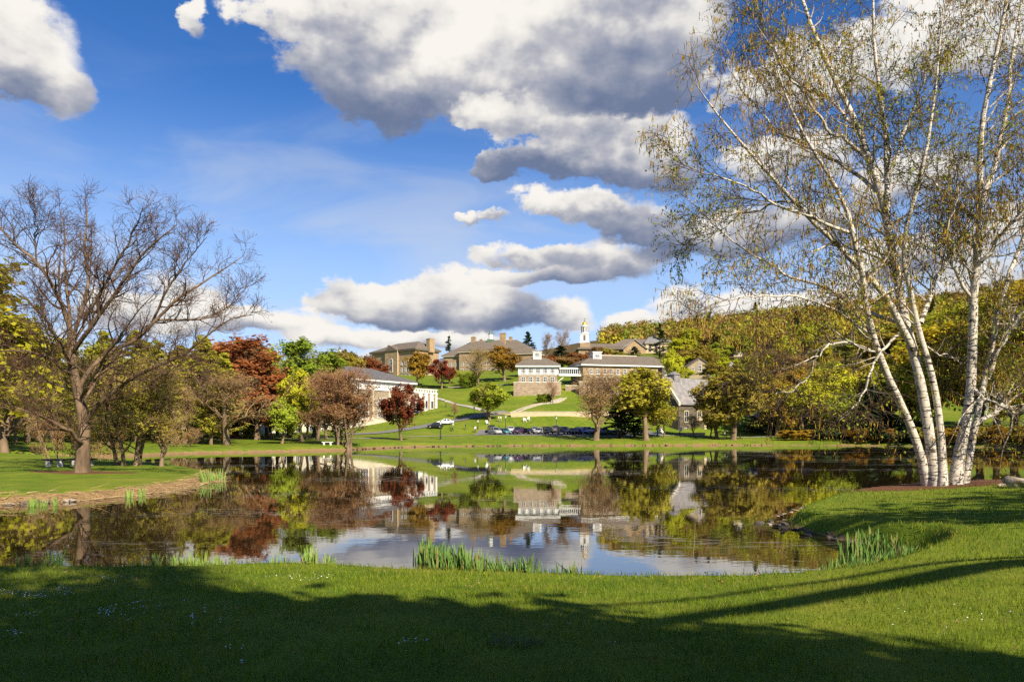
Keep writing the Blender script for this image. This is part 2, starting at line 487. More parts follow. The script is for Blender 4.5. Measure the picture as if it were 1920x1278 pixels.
def sdist(X, Y):
    """signed distance to the pond's edge, positive on land"""
    X = np.asarray(X, float).ravel(); Y = np.asarray(Y, float).ravel()
    if X.size < 40:
        A = POND_S[:, None]; B = np.roll(POND_S, -1, 0)[:, None]
        dx, dy = B[..., 0] - A[..., 0], B[..., 1] - A[..., 1]
        t = np.clip(((X - A[..., 0]) * dx + (Y - A[..., 1]) * dy) / (dx * dx + dy * dy + 1e-12), 0, 1)
        b2 = ((X - A[..., 0] - t * dx) ** 2 + (Y - A[..., 1] - t * dy) ** 2).min(0)
        c = ((A[..., 1] > Y) != (B[..., 1] > Y)) & (X < dx * (Y - A[..., 1]) / (dy + 1e-12) + A[..., 0])
        return np.where(c.sum(0) % 2 == 1, -1, 1) * np.sqrt(b2)
    best = np.full(X.shape, 1e12); inside = np.zeros(X.shape, bool)
    A = POND_S; B = np.roll(POND_S, -1, 0)
    for (ax, ay), (bx, by) in zip(A, B):
        dx, dy = bx - ax, by - ay
        t = np.clip(((X - ax) * dx + (Y - ay) * dy) / (dx * dx + dy * dy + 1e-12), 0, 1)
        best = np.minimum(best, (X - ax - t * dx) ** 2 + (Y - ay - t * dy) ** 2)
        c = ((ay > Y) != (by > Y)) & (X < (bx - ax) * (Y - ay) / (by - ay + 1e-12) + ax)
        inside ^= c
    return np.where(inside, -1, 1) * np.sqrt(best)


_ctl = [(0, 0, .75), (-5, 5, .65), (5, 5, .72), (0, 8, .58), (-8, 9, .5), (7, 11, .70), (0, 11.5, .36), (-7, 11.5, .36), (5, 12, .40), (3, 12, .38), (10, 15, .85), (10.5, 19, .58), (9, 22, .42), (14.1, 26, .75), (11, 24, .65), (18, 24, 1.0), (25, 14, 1.6), (24, 28, .9), (40, 25, 1.6),
        (0, -8, .9), (-20, 0, .9), (20, 0, 1.2), (0, -30, 1.6), (0, -120, 6), (-60, -60, 4), (60, -60, 4), (150, 0, 8), (-150, 0, 6),
        (-22.5, 42, .42), (-18.5, 38, .35), (-17.5, 32, .35), (-25, 50, .42), (-28, 32, .5), (-24, 56, .4), (-40, 60, .6), (-35, 45, .6), (-60, 60, 1.2), (-45, 70, .6),
        (-45, 110, .7), (-33, 118, .8), (-60, 130, 1.2), (-80, 110, 1.2), (-40, 160, 1.8), (-30, 140, 1.2), (-70, 200, 4), (-110, 170, 4), (-100, 240, 12),
        (-10, 172, .9), (-28, 160, 1.3), (10, 178, 1.3), (30, 182, 1.4), (50, 188, 1.4), (-6, 186, 2.2), (12, 190, 2.35), (30, 192, 2.3), (45, 196, 2.2), (-20, 190, 2.3), (8, 202, 2.9), (25, 203, 2.9), (-12, 202, 3.0), (60, 200, 2.0), (80, 190, 1.8), (95, 180, 1.6), (110, 150, 1.6), (130, 170, 4), (110, 210, 4)]
_ctlp = [(860, 800, 205), (900, 795, 208), (960, 799, 210), (1060, 799, 210), (960, 786, 216), (1060, 784, 216), (1160, 786, 216), (960, 777, 222), (1080, 777, 222), (960, 769, 226), (1080, 769, 226), (1000, 763, 232), (1020, 757, 240), (980, 765, 230), (960, 750, 253), (1010, 750, 253), (1060, 750, 253), (1080, 748, 253), (940, 752, 253), (1150, 750, 253), (1230, 750, 253),
         (970, 730, 262), (1050, 730, 262), (1010, 730, 262), (970, 719, 280), (1050, 719, 280), (1100, 720, 280), (1200, 720, 280), (1150, 728, 265), (1220, 728, 265), (1260, 735, 250), (1250, 760, 225), (1300, 812, 205), (1360, 814, 206), (1300, 735, 270), (1400, 755, 260), (1500, 760, 250), (1700, 770, 240), (1900, 760, 240),
         (700, 812, 196), (780, 806, 200), (760, 795, 215), (800, 782, 225), (830, 790, 216), (880, 787, 216), (830, 776, 228), (830, 752, 252), (880, 756, 250), (930, 750, 250), (830, 730, 285), (880, 726, 285), (930, 722, 285), (830, 708, 320), (760, 706, 330), (900, 704, 330), (980, 704, 320), (940, 715, 300),
         (700, 760, 250), (650, 740, 270), (600, 730, 280), (560, 780, 235), (700, 704, 350), (860, 702, 365), (600, 694, 370), (1000, 692, 370), (1100, 668, 390), (1200, 666, 390), (1260, 664, 390), (1150, 690, 320), (1300, 716, 300), (1310, 711, 328), (1340, 712, 300), (1380, 690, 345), (1300, 660, 400), (500, 740, 300), (400, 760, 300), (200, 770, 320),
         (1250, 634, 650), (1400, 614, 650), (1500, 600, 640), (1600, 594, 640), (1720, 588, 640), (1920, 552, 640), (2200, 520, 640), (1250, 655, 480), (1400, 640, 480), (1550, 625, 480), (1750, 620, 470), (1920, 610, 460), (1500, 690, 340), (1700, 690, 340), (1920, 690, 330), (1100, 640, 640), (900, 680, 640), (700, 690, 640), (400, 720, 600), (0, 730, 600)]
CT = [c for c in _ctl] + [tuple(U(a, b, d)) for a, b, d in _ctlp]
CT += [(math.cos(a) * R, math.sin(a) * R, z) for R, z in ((1000, 50), (1500, 40), (2600, 30)) for a in np.linspace(0, 2 * math.pi, 17)[:-1]]
CT = np.array(CT, float)
_k = 6.0


def _phi(X, Y, C):
    return np.sqrt((X[:, None] - C[None, :, 0]) ** 2 + (Y[:, None] - C[None, :, 1]) ** 2 + _k * _k)


_A = _phi(CT[:, 0], CT[:, 1], CT)
_n = len(CT)
_P = np.c_[np.ones(_n)]
_S = np.block([[_A - np.eye(_n) * .25, _P], [_P.T, np.zeros((1, 1))]])
_W = np.linalg.solve(_S, np.r_[CT[:, 2], 0])


def land(X, Y):
    X = np.asarray(X, float).ravel(); Y = np.asarray(Y, float).ravel()
    out = np.zeros(X.shape)
    for i in range(0, len(X), 20000):
        out[i:i + 20000] = _phi(X[i:i + 20000], Y[i:i + 20000], CT) @ _W[:-1] + _W[-1]
    return out


def ground(X, Y, sd=None):
    X = np.atleast_1d(np.asarray(X, float)); Y = np.atleast_1d(np.asarray(Y, float))
    h = np.maximum(land(X, Y), .22)
    sd = sdist(X, Y) if sd is None else sd
    dist = np.hypot(X, Y)
    # gentle unevenness of the lawns
    h = h + .02 * np.sin(X * 1.3 + 1.7 * np.sin(Y * .6)) * np.sin(Y * 1.1 + X * .4) * np.clip(dist / 8, 0, 1)
    wb = np.clip(.42 + dist * .012, .42, 4.0)
    t = np.clip(sd / wb, 0, 1); s = t * t * (3 - 2 * t)
    bed = -.10 - .7 * np.clip(-sd / 4, 0, 1)
    return np.where(sd > 0, -.10 + (h + .10) * s, bed)


def gz(x, y):
    return float(ground([x], [y])[0])


# one sheet: rings round the camera, dense in the view, reaching the horizon
def build_ground():
    az = np.concatenate([np.linspace(-40, 40, 560), np.linspace(40, 320, 90)[1:-1]]) * math.pi / 180
    rr = np.concatenate([[.02], np.geomspace(1.2, 60, 230), np.geomspace(60, 420, 190)[1:], np.geomspace(420, 3200, 60)[1:]])
    A, R = np.meshgrid(az, rr)
    X = (np.sin(A) * R).ravel(); Y = (np.cos(A) * R).ravel()
    sd = sdist(X, Y)
    Z = ground(X, Y, sd)
    na, nr = len(az), len(rr)
    i, j = np.meshgrid(np.arange(nr - 1), np.arange(na), indexing='ij')
    jn = (j + 1) % na
    Q = np.stack([i * na + j, i * na + jn, (i + 1) * na + jn, (i + 1) * na + j], -1).reshape(-1, 4)[:, ::-1]
    # mulch bed round the birch, bare strip along the banks
    mul = np.clip(1.25 - np.hypot((X - 14.6) / 4.9, (Y - 26.4) / 2.3), 0, 1)
    mul = np.maximum(mul, np.clip(1.6 - np.abs(Y - 27.4 - (X - 14) * .1) / 1.1, 0, 1) * np.clip((X - 12) / 2, 0, 1) * np.clip((30 - X) / 4, 0, 1))
    ring = np.clip(1.3 - np.hypot((X + 22.5) / 3.2, (Y - 42) / 1.6), 0, 1)
    far = np.clip((np.hypot(X, Y) - 100) / 60, 0, 1)
    bankw = np.where(far > 0, .9, np.where((X < -10) & (Y > 20), .75, .25))
    bare = np.clip(1.5 - sd / bankw, 0, 1)
    wood = np.clip((Z - 26 - np.clip((330 - Y) / 8, -3, 20)) / 10, 0, 1) * np.clip((X - 40) / 60, 0, 1)
    wood = np.maximum(wood, np.clip((np.hypot(X, Y) - 420) / 60, 0, 1))
    return np_mesh('ground', np.c_[X, Y, Z], Q, smooth=True, attrs={'mulch': np.maximum(mul, ring * .8), 'bare': bare, 'wood': wood})


def mat_ground():
    m, nt = newmat('lawn')
    t = nd(nt, 'ShaderNodeTexCoord'); P = t.outputs['Object']
    def noise(s, d=4.0, st=(1, 1, 1)):
        return nd(nt, 'ShaderNodeTexNoise', {'Vector': vmth(nt, 'MULTIPLY', P, st).outputs[0], 'Scale': s, 'Detail': d, 'Roughness': .6}).outputs['Fac']
    n_big, n_mid, n_fine, n_far = noise(.10), noise(.9, 5), noise(14, 6), noise(.03, 3)
    g1 = mixc(nt, sstep(nt, n_mid, .35, .65), (.085, .140, .010), (.145, .190, .015))
    g1 = mixc(nt, mth(nt, 'MULTIPLY', sstep(nt, n_big, .45, .70), .55), g1, (.215, .205, .03))
    g1 = mixc(nt, mth(nt, 'MULTIPLY', sstep(nt, n_fine, .5, .8), .5), g1, (.05, .085, .008))
    g1 = mixc(nt, mth(nt, 'MULTIPLY', sstep(nt, noise(2.2, 5), .62, .75), .55), g1, (.20, .15, .05))
    dirt = mixc(nt, n_mid, (.36, .24, .11), (.17, .105, .05))
    dirt = mixc(nt, mth(nt, 'MULTIPLY', sstep(nt, n_fine, .5, .62), .8), dirt, (.07, .045, .025))
    mulch = mixc(nt, noise(22, 5), (.075, .032, .018), (.19, .088, .045))
    wood = mixc(nt, n_mid, (.11, .075, .03), (.06, .05, .02))
    def att(nm, lo, hi, amp=.5):
        a = nd(nt, 'ShaderNodeAttribute', attribute_name=nm).outputs['Fac']
        return sstep(nt, mth(nt, 'MULTIPLY_ADD', mth(nt, 'SUBTRACT', noise(1.7, 5), .5), amp, a), lo, hi)
    col = mixc(nt, att('wood', .3, .7), g1, wood)
    col = mixc(nt, att('bare', .35, .6, 1.1), col, dirt)
    col = mixc(nt, att('mulch', .3, .36, .25), col, mulch)
    z = nd(nt, 'ShaderNodeSeparateXYZ', {0: P}).outputs[2]
    col = mixc(nt, sstep(nt, z, .04, -.08), col, (.025, .018, .010))
    b = nd(nt, 'ShaderNodeBsdfPrincipled', {'Base Color': col, 'Roughness': .95, 'Specular IOR Level': .1})
    hb = mth(nt, 'ADD', n_fine, mth(nt, 'MULTIPLY', noise(60, 4), .6))
    bp = nd(nt, 'ShaderNodeBump', {'Height': hb, 'Strength': .55, 'Distance': .04})
    nt.links.new(bp.outputs[0], b.inputs['Normal'])
    finish(nt, b.outputs[0])
    return m


g_me = build_ground()
g_me.materials.append(mat_ground())
tag(link('ground', g_me), kind='structure')


def mat_water():
    m, nt = newmat('pond_water')
    t = nd(nt, 'ShaderNodeTexCoord'); P = t.outputs['Object']
    def noise(s, d, st):
        return nd(nt, 'ShaderNodeTexNoise', {'Vector': vmth(nt, 'MULTIPLY', P, st).outputs[0], 'Scale': s, 'Detail': d, 'Roughness': .55}).outputs['Fac']
    r1 = noise(1.1, 3.0, (.8, 1.0, 1)); r2 = noise(7.0, 3.0, (.7, 1, 1))
    calm = sstep(nt, noise(.09, 3.0, (.35, 1, 1)), .35, .65, .15, 1.0)
    h = mth(nt, 'MULTIPLY', mth(nt, 'MULTIPLY_ADD', r2, .10, r1), calm)
    bp = nd(nt, 'ShaderNodeBump', {'Height': h, 'Strength': .024, 'Distance': .12})
    # drifting specks of pollen and bits
    sp = noise(3.0, 6.0, (.5, 1.6, 1)); zone = sstep(nt, noise(.16, 3.0, (.5, 1, 1)), .50, .62)
    speck = mth(nt, 'MULTIPLY', sstep(nt, sp, .545, .60), zone)
    wat = nd(nt, 'ShaderNodeBsdfPrincipled', {'Base Color': (.020, .013, .006, 1), 'Roughness': .012, 'IOR': 1.9, 'Specular IOR Level': .5})
    nt.links.new(bp.outputs[0], wat.inputs['Normal'])
    deb = nd(nt, 'ShaderNodeBsdfDiffuse', {'Color': (.16, .15, .13, 1)})
    mxs = nd(nt, 'ShaderNodeMixShader', {0: mth(nt, 'MULTIPLY', speck, .75), 1: wat.outputs[0], 2: deb.outputs[0]})
    finish(nt, mxs.outputs[0])
    return m


wv = [(-80, 8, 0), (115, 8, 0), (115, 195, 0), (-80, 195, 0)]
wm = MB().poly(wv).mesh('pond_water', mat_water())
tag(link('pond_water', wm), kind='structure')


def ribbon(name, pts, w, mat, lift=.05, kind='structure', step=1.5):
    """a path laid on the ground: pts are (x, y)"""
    P = np.array(pts, float)
    seg = np.r_[0, np.cumsum(np.hypot(*np.diff(P, axis=0).T))]
    n = max(4, int(seg[-1] / step))
    s = np.linspace(0, seg[-1], n)
    C = np.c_[np.interp(s, seg, P[:, 0]), np.interp(s, seg, P[:, 1])]
    for _ in range(2):
        C[1:-1] = (C[:-2] + 2 * C[1:-1] + C[2:]) / 4
    T = np.gradient(C, axis=0); T /= np.linalg.norm(T, axis=1)[:, None]
    N = np.c_[-T[:, 1], T[:, 0]]
    m = 5
    V = []
    for k in range(m):
        q = C + N * w * (k / (m - 1) - .5)
        V.append(np.c_[q, ground(q[:, 0], q[:, 1]) + lift])
    V = np.stack(V, 1).reshape(-1, 3)
    i, j = np.meshgrid(np.arange(n - 1), np.arange(m - 1), indexing='ij')
    Q = np.stack([i * m + j, (i + 1) * m + j, (i + 1) * m + j + 1, i * m + j + 1], -1).reshape(-1, 4)[:, ::-1]
    return tag(link(name, np_mesh(name, V, Q, mats=[mat], smooth=True)), kind=kind)


# car park across the pond, the drive that climbs the hill from it, and the footpaths
ribbon('car_park', [(UX(890, 197), 197), (UX(1000, 195), 195), (UX(1120, 196), 196), (UX(1230, 199), 199)], 13, M['asphalt'], .10)
ribbon('drive', [(UX(640, 190), 190), (UX(720, 197), 197), (UX(790, 206), 206), (UX(840, 214), 214), (UX(900, 222), 222), (UX(950, 224), 224)], 4.5, M['asphalt'], .14)
ribbon('footpath', [(UX(760, 182), 182), (UX(850, 187), 187), (UX(960, 187), 187), (UX(1120, 187), 187), (UX(1240, 191), 191), (UX(1330, 196), 196), (UX(1500, 196), 196)], 1.6, M['path'], .08)
ribbon('footpath', [(UX(806, 262), 262), (UX(840, 252), 252), (UX(875, 240), 240), (UX(912, 226), 226)], 1.8, M['path'], .14)
ribbon('footpath', [(UX(835, 290), 290), (UX(900, 287), 287), (UX(960, 282), 282)], 2.0, M['path'], .12)
ribbon('footpath', [(UX(380, 138), 138), (UX(480, 146), 146), (UX(600, 150), 150), (UX(720, 176), 176)], 1.6, M['path'], .08)
ribbon('footpath', [(UX(1560, 200), 200), (UX(1700, 196), 196), (UX(1900, 188), 188)], 2.4, M['path'], .08)

# ------------------------------------------------------------------ buildings
_wincache = {}


def window_mesh(w, h, arch, frame, bars):
    """frame proud of the wall (local y = 0 is the wall face, -y outwards), dark pane in it"""
    key = (round(w, 2), round(h, 2), arch, frame, bars)
    if key in _wincache: return _wincache[key]
    t = max(.10, w * .10)
    fm = MB()
    if arch:
        k = 9; hs = h - w / 2
        def loop(r, hh, y):
            return [(-r, y, 0), (r, y, 0)] + [(r * math.cos(a), y, hh + r * math.sin(a)) for a in np.linspace(0, math.pi, k)]
        o0, o1 = loop(w / 2, hs, -.14), loop(w / 2, hs, 0.02)
        i0 = [(x * (1 - 2 * t / w), -.14, t + z * (1 - 1.6 * t / h)) for x, y, z in o0]
        n = len(o0)
        for i in range(n):
            j = (i + 1) % n
            fm.poly([o0[i], o0[j], i0[j], i0[i]]); fm.poly([o0[i], o1[i], o1[j], o0[j]])
            a, b = i0[i], i0[j]
            fm.poly([a, b, (b[0], -.05, b[2]), (a[0], -.05, a[2])])
        pn = MB().poly([(x, -.06, z) for x, y, z in i0])
    else:
        fm.box(-w / 2, -w / 2 + t, -.14, .02, 0, h).box(w / 2 - t, w / 2, -.14, .02, 0, h)
        fm.box(-w / 2 + t, w / 2 - t, -.14, .02, h - t, h).box(-w / 2 - .08, w / 2 + .08, -.2, .02, -t, 0).box(-w / 2 + t, w / 2 - t, -.14, .02, 0, t * .6)
        pn = MB().poly([(-w / 2 + t, -.06, t * .6), (w / 2 - t, -.06, t * .6), (w / 2 - t, -.06, h - t), (-w / 2 + t, -.06, h - t)])
    b = .05
    nx, nz = bars
    for i in range(1, nx):
        x = -w / 2 + w * i / nx
        fm.box(x - b, x + b, -.105, -.065, t * .6, h - (t if not arch else t + .1))
    for i in range(1, nz):
        z = h * i / nz
        fm.box(-w / 2 + t, w / 2 - t, -.10, -.07, z - b, z + b)
    r = (fm.mesh('window_frame', M[frame]), pn.mesh('window_pane', M['pane']))
    _wincache[key] = r
    return r


class House:
    """local x runs along the front (left to right as seen), y goes in, z up"""
    def __init__(self, name, A, B, label, cat='building', group=None):
        A = np.array(A, float); B = np.array(B, float)
        d = B[:2] - A[:2]
        self.L = float(np.linalg.norm(d))
        self.root = empty(name, tuple(A), math.atan2(d[1], d[0]))
        tag(self.root, label, cat, group)

    def part(self, name, mb, mat, smooth=False, parent=None):
        return mb.obj(name, mat, parent or self.root, smooth)

    def win(self, x, z, w, h, side='front', off=0.0, arch=False, frame='white', bars=(2, 2), parent=None, name='window'):
        fmesh, pmesh = window_mesh(w, h, arch, frame, bars)
        o = link(name, fmesh, parent or self.root)
        if side == 'front': o.location = (x, off, z)
        elif side == 'right': o.location = (off, x, z); o.rotation_euler = (0, 0, math.pi / 2)
        elif side == 'left': o.location = (off, x, z); o.rotation_euler = (0, 0, -math.pi / 2)
        link('pane', pmesh, o)
        return o


def hip(mb, x0, x1, y0, y1, z0, z1, rx0, rx1, th=.35, gable=False, ry=None):
    """hipped roof over the rectangle; ridge from rx0 to rx1 at mid depth"""
    ry = (y0 + y1) / 2 if ry is None else ry
    a, b, c, d = (x0, y0), (x1, y0), (x1, y1), (x0, y1)
    base = [(p[0], p[1], z0) for p in (a, b, c, d)]
    low = [(p[0], p[1], z0 - th) for p in (a, b, c, d)]
    R0, R1 = (rx0, ry, z1), (rx1, ry, z1)
    mb.poly([base[0], base[1], R1, R0]); mb.poly([base[2], base[3], R0, R1])
    mb.poly([base[1], base[2], R1]); mb.poly([base[3], base[0], R0])
    for i in range(4):
        j = (i + 1) % 4
        mb.poly([low[i], low[j], base[j], base[i]])
    mb.poly(list(reversed(low)))
    return mb


def band(x0, x1, y0, y1, z0, z1, t=.25):
    """a hollow rectangular course standing t proud of a wall block"""
    m = MB()
    m.box(x0 - t, x1 + t, y0 - t, y0 - .003, z0, z1); m.box(x0 - t, x1 + t, y1 + .003, y1 + t, z0, z1)
    m.box(x0 - t, x0 - .003, y0 - .003, y1 + .003, z0, z1); m.box(x1 + .003, x1 + t, y0 - .003, y1 + .003, z0, z1)
    return m


def chimney(h, x, y, z0, z1, w=1.5, d=1.2, mat='stone_tan', parent=None):
    m = MB().box(x - w / 2, x + w / 2, y - d / 2, y + d / 2, z0, z1 - .3).box(x - w / 2 - .12, x + w / 2 + .12, y - d / 2 - .12, y + d / 2 + .12, z1 - .3, z1)
    m.box(x - w * .3, x + w * .3, y - d * .25, y + d * .25, z1, z1 + .25)
    return h.part('chimney', m, M[mat], parent=parent)


def zpx(py, D):
    return EYE + (HY - py) / F * D


# --- white pavilion with stone ground floor, on the retaining wall
D = 268.0
A = U(972, 716.5, D); B = U(1045, 716.5, D)
h = House('pavilion', A, B, 'small white hip roofed pavilion with square lantern above the tall stone retaining wall')
L, dp = h.L, 10.0
px = lambda p: (p - 972) * D / F
H1, H2, HE = 2.45, 5.1, 5.6
h.part('lower_wall', MB().box(0, L, 0, dp, -1, H1), M['stone_grey'])
h.part('upper_wall', MB().box(-.12, L + .12, -.12, dp + .12, H1, H2), M['white'])
h.part('eaves', MB().box(-1, L + 1, -1, dp + 1, H2 + .002, HE + .05), M['white'])
hip(r := MB(), -1.1, L + 1.1, -1.1, dp + 1.1, HE + .35, HE + 3.1, px(990), px(1024), .3)
rf = h.part('roof', r, M['slate_brown'])
lx0, lx1 = px(1000), px(1016)
ln = h.part('roof_lantern', MB().box(lx0, lx1, dp / 2 - 1.4, dp / 2 + 1.4, HE + 2.2, HE + 4.9).box(lx0 - .25, lx1 + .25, dp / 2 - 1.65, dp / 2 + 1.65, HE + 4.9, HE + 5.15), M['white'], parent=rf)
h.win((lx0 + lx1) / 2, HE + 3.35, 1.9, 1.3, off=dp / 2 - 1.4, bars=(4, 2), parent=rf, name='lantern_window')
for i in range(5):
    x = px(981.5 + i * 13.6)
    h.win(x, .15, 1.25, 1.75, off=0, bars=(2, 2))
    h.win(x, H1 + .55, 1.65, 1.75, off=-.12, bars=(3, 3))
    h.win(1 + i * 2, H1 + .6, 1.2, 1.6, 'right', L + .12, bars=(2, 2))
for i in range(6):
    x = L * (i + .02) / 5.02 + (.0)
    h.part('pilaster', MB().box(x - .12, x + .12, -.19, -.123, H1 + .12, H2 - .05), M['white'])

# --- long stone hall with shingle roof and lantern, right of the pavilion
D2 = 272.0
A = U(1093, 718, D2); B = U(1258, 718, D2 + 8)
h2 = House('stone_hall', A, B, 'long two storey stone hall with shingled hip roof and lantern beside the white pavilion')
L = h2.L; dp = 13.0
k = D2 / F
px = lambda p: (p - 1093) * k
HE = (718 - 683) * k
h2.part('wall', MB().box(0, L, 0, dp, -2, HE - .4), M['stone_brown'])
h2.part('eaves', MB().box(-.9, L + .9, -.9, dp + .9, HE - .398, HE + .15), M['white'])
hip(r := MB(), -1, L + 1, -1, dp + 1, HE + .4, HE + 4.0, px(1128), L - px(1118), .25)
rf2 = h2.part('roof', r, M['slate_brown'])
h2.part('ridge_cap', MB().box(px(1134), px(1216), dp / 2 - .35, dp / 2 + .35, HE + 3.75, HE + 4.1), M['white_stone'], parent=rf2)
lx0, lx1 = px(1119), px(1136)
h2.part('roof_lantern', MB().box(lx0, lx1, 2.9, 6.1, HE + 1.2, HE + 4.5).box(lx0 - .25, lx1 + .25, 2.65, 6.35, HE + 4.5, HE + 4.8), M['white'], parent=rf2)
h2.win((lx0 + lx1) / 2, HE + 2.5, 2.0, 1.6, off=2.9, bars=(4, 3), parent=rf2, name='lantern_window')
for p in (1108, 1119.5, 1133, 1145, 1157.5, 1170.5, 1184, 1197, 1210, 1223, 1236, 1249):
    x = px(p) * L / px(1258)
    h2.win(x, HE - 3.1, 1.15, 1.75, bars=(2, 2)); h2.win(x, .6, 1.15, 1.6, bars=(2, 2))
h2.part('string_course', MB().box(-.05, L + .05, -.10, -.003, 2.9, 3.1), M['white_stone'])

# --- glazed white link bridge between them
A = U(1046, 704, 271); B = U(1092, 704, 273)
h3 = House('link_bridge', A, B, 'narrow white glazed link bridge spanning between the white pavilion and the stone hall', 'bridge')
L = h3.L
h3.part('deck', MB().box(.3, L - .1, 0, 3, -.05, .7), M['white'])
h3.part('roof', MB().box(.3, L - .1, -.2, 3.2, 2.25, 2.75), M['white'])
for i in range(12):
    x = .3 + (L - .5) * i / 11
    h3.part('post', MB().box(x - .08, x + .08, .02, .18, .702, 2.248), M['white'])
h3.part('glazing', MB().box(.45, L - .3, .22, 2.8, .702, 2.248), M['pane'])
h3.part('brace', MB().hull([(.2, .5, -1.9), (.5, .5, -1.9), (.5, .8, -1.9), (.2, .8, -1.9)], [(2.4, .5, -.06), (2.8, .5, -.06), (2.8, .8, -.06), (2.4, .8, -.06)]), M['white'])

# --- tall retaining wall under the pavilion, low wall at the slope's foot, terrace wall
def wall_thing(name, A, B, zb, zt, thick, mat, label, cope='white_stone', copeh=.3, slope_end=None):
    A = np.array(A); B = np.array(B)
    w = House(name, (A[0], A[1], 0), (B[0], B[1], 0), label, 'wall')
    L = w.L
    w.part('wall_face', MB().hull([(0, 0, zb), (L, 0, zb), (L, thick, zb), (0, thick, zb)], [(0, 0, zt), (L, 0, slope_end or zt), (L, thick, slope_end or zt), (0, thick, zt)]), M[mat])
    se = slope_end or zt
    w.part('coping', MB().hull([(-.1, -.12, zt + .003), (L + .1, -.12, se + .003), (L + .1, thick + .12, se + .003), (-.1, thick + .12, zt + .003)],
                               [(-.1, -.12, zt + copeh), (L + .1, -.12, se + copeh), (L + .1, thick + .12, se + copeh), (-.1, thick + .12, zt + copeh)]), M[cope])
    return w


Dw = 257.0
zt = zpx(717.5, Dw); zb = zpx(748, Dw)
wall_thing('retaining_wall', (UX(963, Dw), Dw), (UX(1052, Dw), Dw), zb, zt, 1.0, 'stone_grey', 'tall fieldstone retaining wall with pale coping beneath the white pavilion')
wall_thing('retaining_wall', (UX(1060, Dw + 4), Dw + 4), (UX(1100, Dw + 4), Dw + 4), zb, zpx(722, Dw), 1.0, 'stone_grey', 'short stepped stone wall at the head of the hillside stairs')
wall_thing('retaining_wall', (UX(1086, Dw), Dw), (UX(1230, Dw + 4), Dw + 4), zb, zpx(716, Dw), 1.0, 'stone_grey', 'stone terrace wall in front of the long stone hall')
Dl = 219.0
wall_thing('low_wall', (UX(958, Dl), Dl), (UX(1250, Dl), Dl), zpx(782, Dl), zpx(772.5, Dl), .7, 'stone_cream', 'long low pale stone wall across the foot of the grass slope', copeh=.2)
wall_thing('low_wall', (UX(905, 224), 224), (UX(956, 221), 221), zpx(784, 222), zpx(774, 222), .7, 'stone_cream', 'low pale stone wall beside the bright green tree', copeh=.2)

# --- hillside stairs
st = empty('hillside_stairs', (0, 0, 0)); tag(st, 'pale stone staircase climbing the grass slope to the retaining wall', 'stairs')
S0 = np.array([UX(962, 222.5), 222.5]); S1 = np.array([UX(1058, 255), 255.])
n = 70; mb = MB(); d = (S1 - S0) / np.linalg.norm(S1 - S0); nrm = np.array([-d[1], d[0]])
zz = [gz(*(S0 + (S1 - S0) * i / n)) for i in range(n + 1)]
zz = np.convolve(np.pad(zz, 4, mode='edge'), np.ones(9) / 9, mode='valid')
zz = np.maximum(zz - .1, zz[0] + (zz[-1] - zz[0]) * np.linspace(0, 1, n + 1))
for i in range(n):
    a = S0 + (S1 - S0) * i / n; b = S0 + (S1 - S0) * (i + 1) / n
    z1 = zz[i + 1] + .12
    q = [a + nrm * .6, b + nrm * .6, b - nrm * .6, a - nrm * .6]
    mb.hull([(p[0], p[1], z1 - 1.2) for p in q], [(p[0], p[1], z1) for p in q])
mb.obj('steps', M['stone_brown'], st)
for s in (1, -1):
    c = MB()
    for i in range(0, n, 5):
        a = S0 + (S1 - S0) * i / n + nrm * .75 * s; b = S0 + (S1 - S0) * (i + 5) / n + nrm * .75 * s
        q = [a + nrm * .08, b + nrm * .08, b - nrm * .08, a - nrm * .08]
        zA, zB = zz[i] + .42, zz[i + 5] + .42
        zs = (zA, zB, zB, zA)
        c.hull([(p[0], p[1], z - 1.6) for p, z in zip(q, zs)], [(p[0], p[1], z) for p, z in zip(q, zs)])
    c.obj('cheek_wall', M['concrete'], st)

# --- long library block at the left, running away to the right
A = U(455, 812, 182); A[2] = 2.2
B = np.array([UX(819, 240.), 240., 2.2])
h4 = House('library', A, B, 'long pale stone library with white arched bays and grey slate roof behind the copper tree')
L = h4.L; dp = 20.0
def along(pp):           # distance along the front seen at photo column pp
    u = (pp - CX) / F; d = (B - A)[:2] / L
    return (u * A[1] - A[0]) / (d[0] - u * d[1])
xr = along(781)
ZP, ZB = 13.1, 4.4
h4.part('wall', MB().box(0, L, 0, dp, -2, ZP - .9), M['stone_library'])
h4.part('plinth', MB().box(-.4, L + .4, -.5, -.003, -2, ZB).box(L + .003, L + 1.2, -.5, dp, -2, ZB), M['white_stone'])
h4.part('parapet', MB().box(-.25, L + .25, -.25, dp, ZP - .898, ZP - .55).box(-.2, L + .2, -.2, .1, ZP + .25, ZP + .5).box(L - .1, L + .2, .1, dp, ZP + .25, ZP + .5), M['white'])
for i in range(58):
    x = 1 + i * (L - 1.4) / 57
    h4.part('baluster', MB().box(x - .22, x + .22, -.1, .08, ZP - .55, ZP + .25), M['white'])
h4.part('clerestory', MB().box(0, xr, 1.5, dp, ZP - .9, ZP + 1.6), M['white'])
h4.part('eaves', MB().box(-1, xr + 1, .5, dp + 1, ZP + 1.602, ZP + 2.1), M['white'])
hip(r := MB(), -1.1, xr + 1.1, .4, dp + 1.1, ZP + 2.4, ZP + 6.0, 6, along(760) - 4, .29, ry=9.5)
h4.part('roof', r, M['slate'])
x = 3.0; i = 0
while x < xr - 2:
    h4.win(x, ZP - .2, 2.6, 1.3, off=1.5, bars=(2, 1)); x += 3.9; i += 1
x = 6.0
k_ = 0
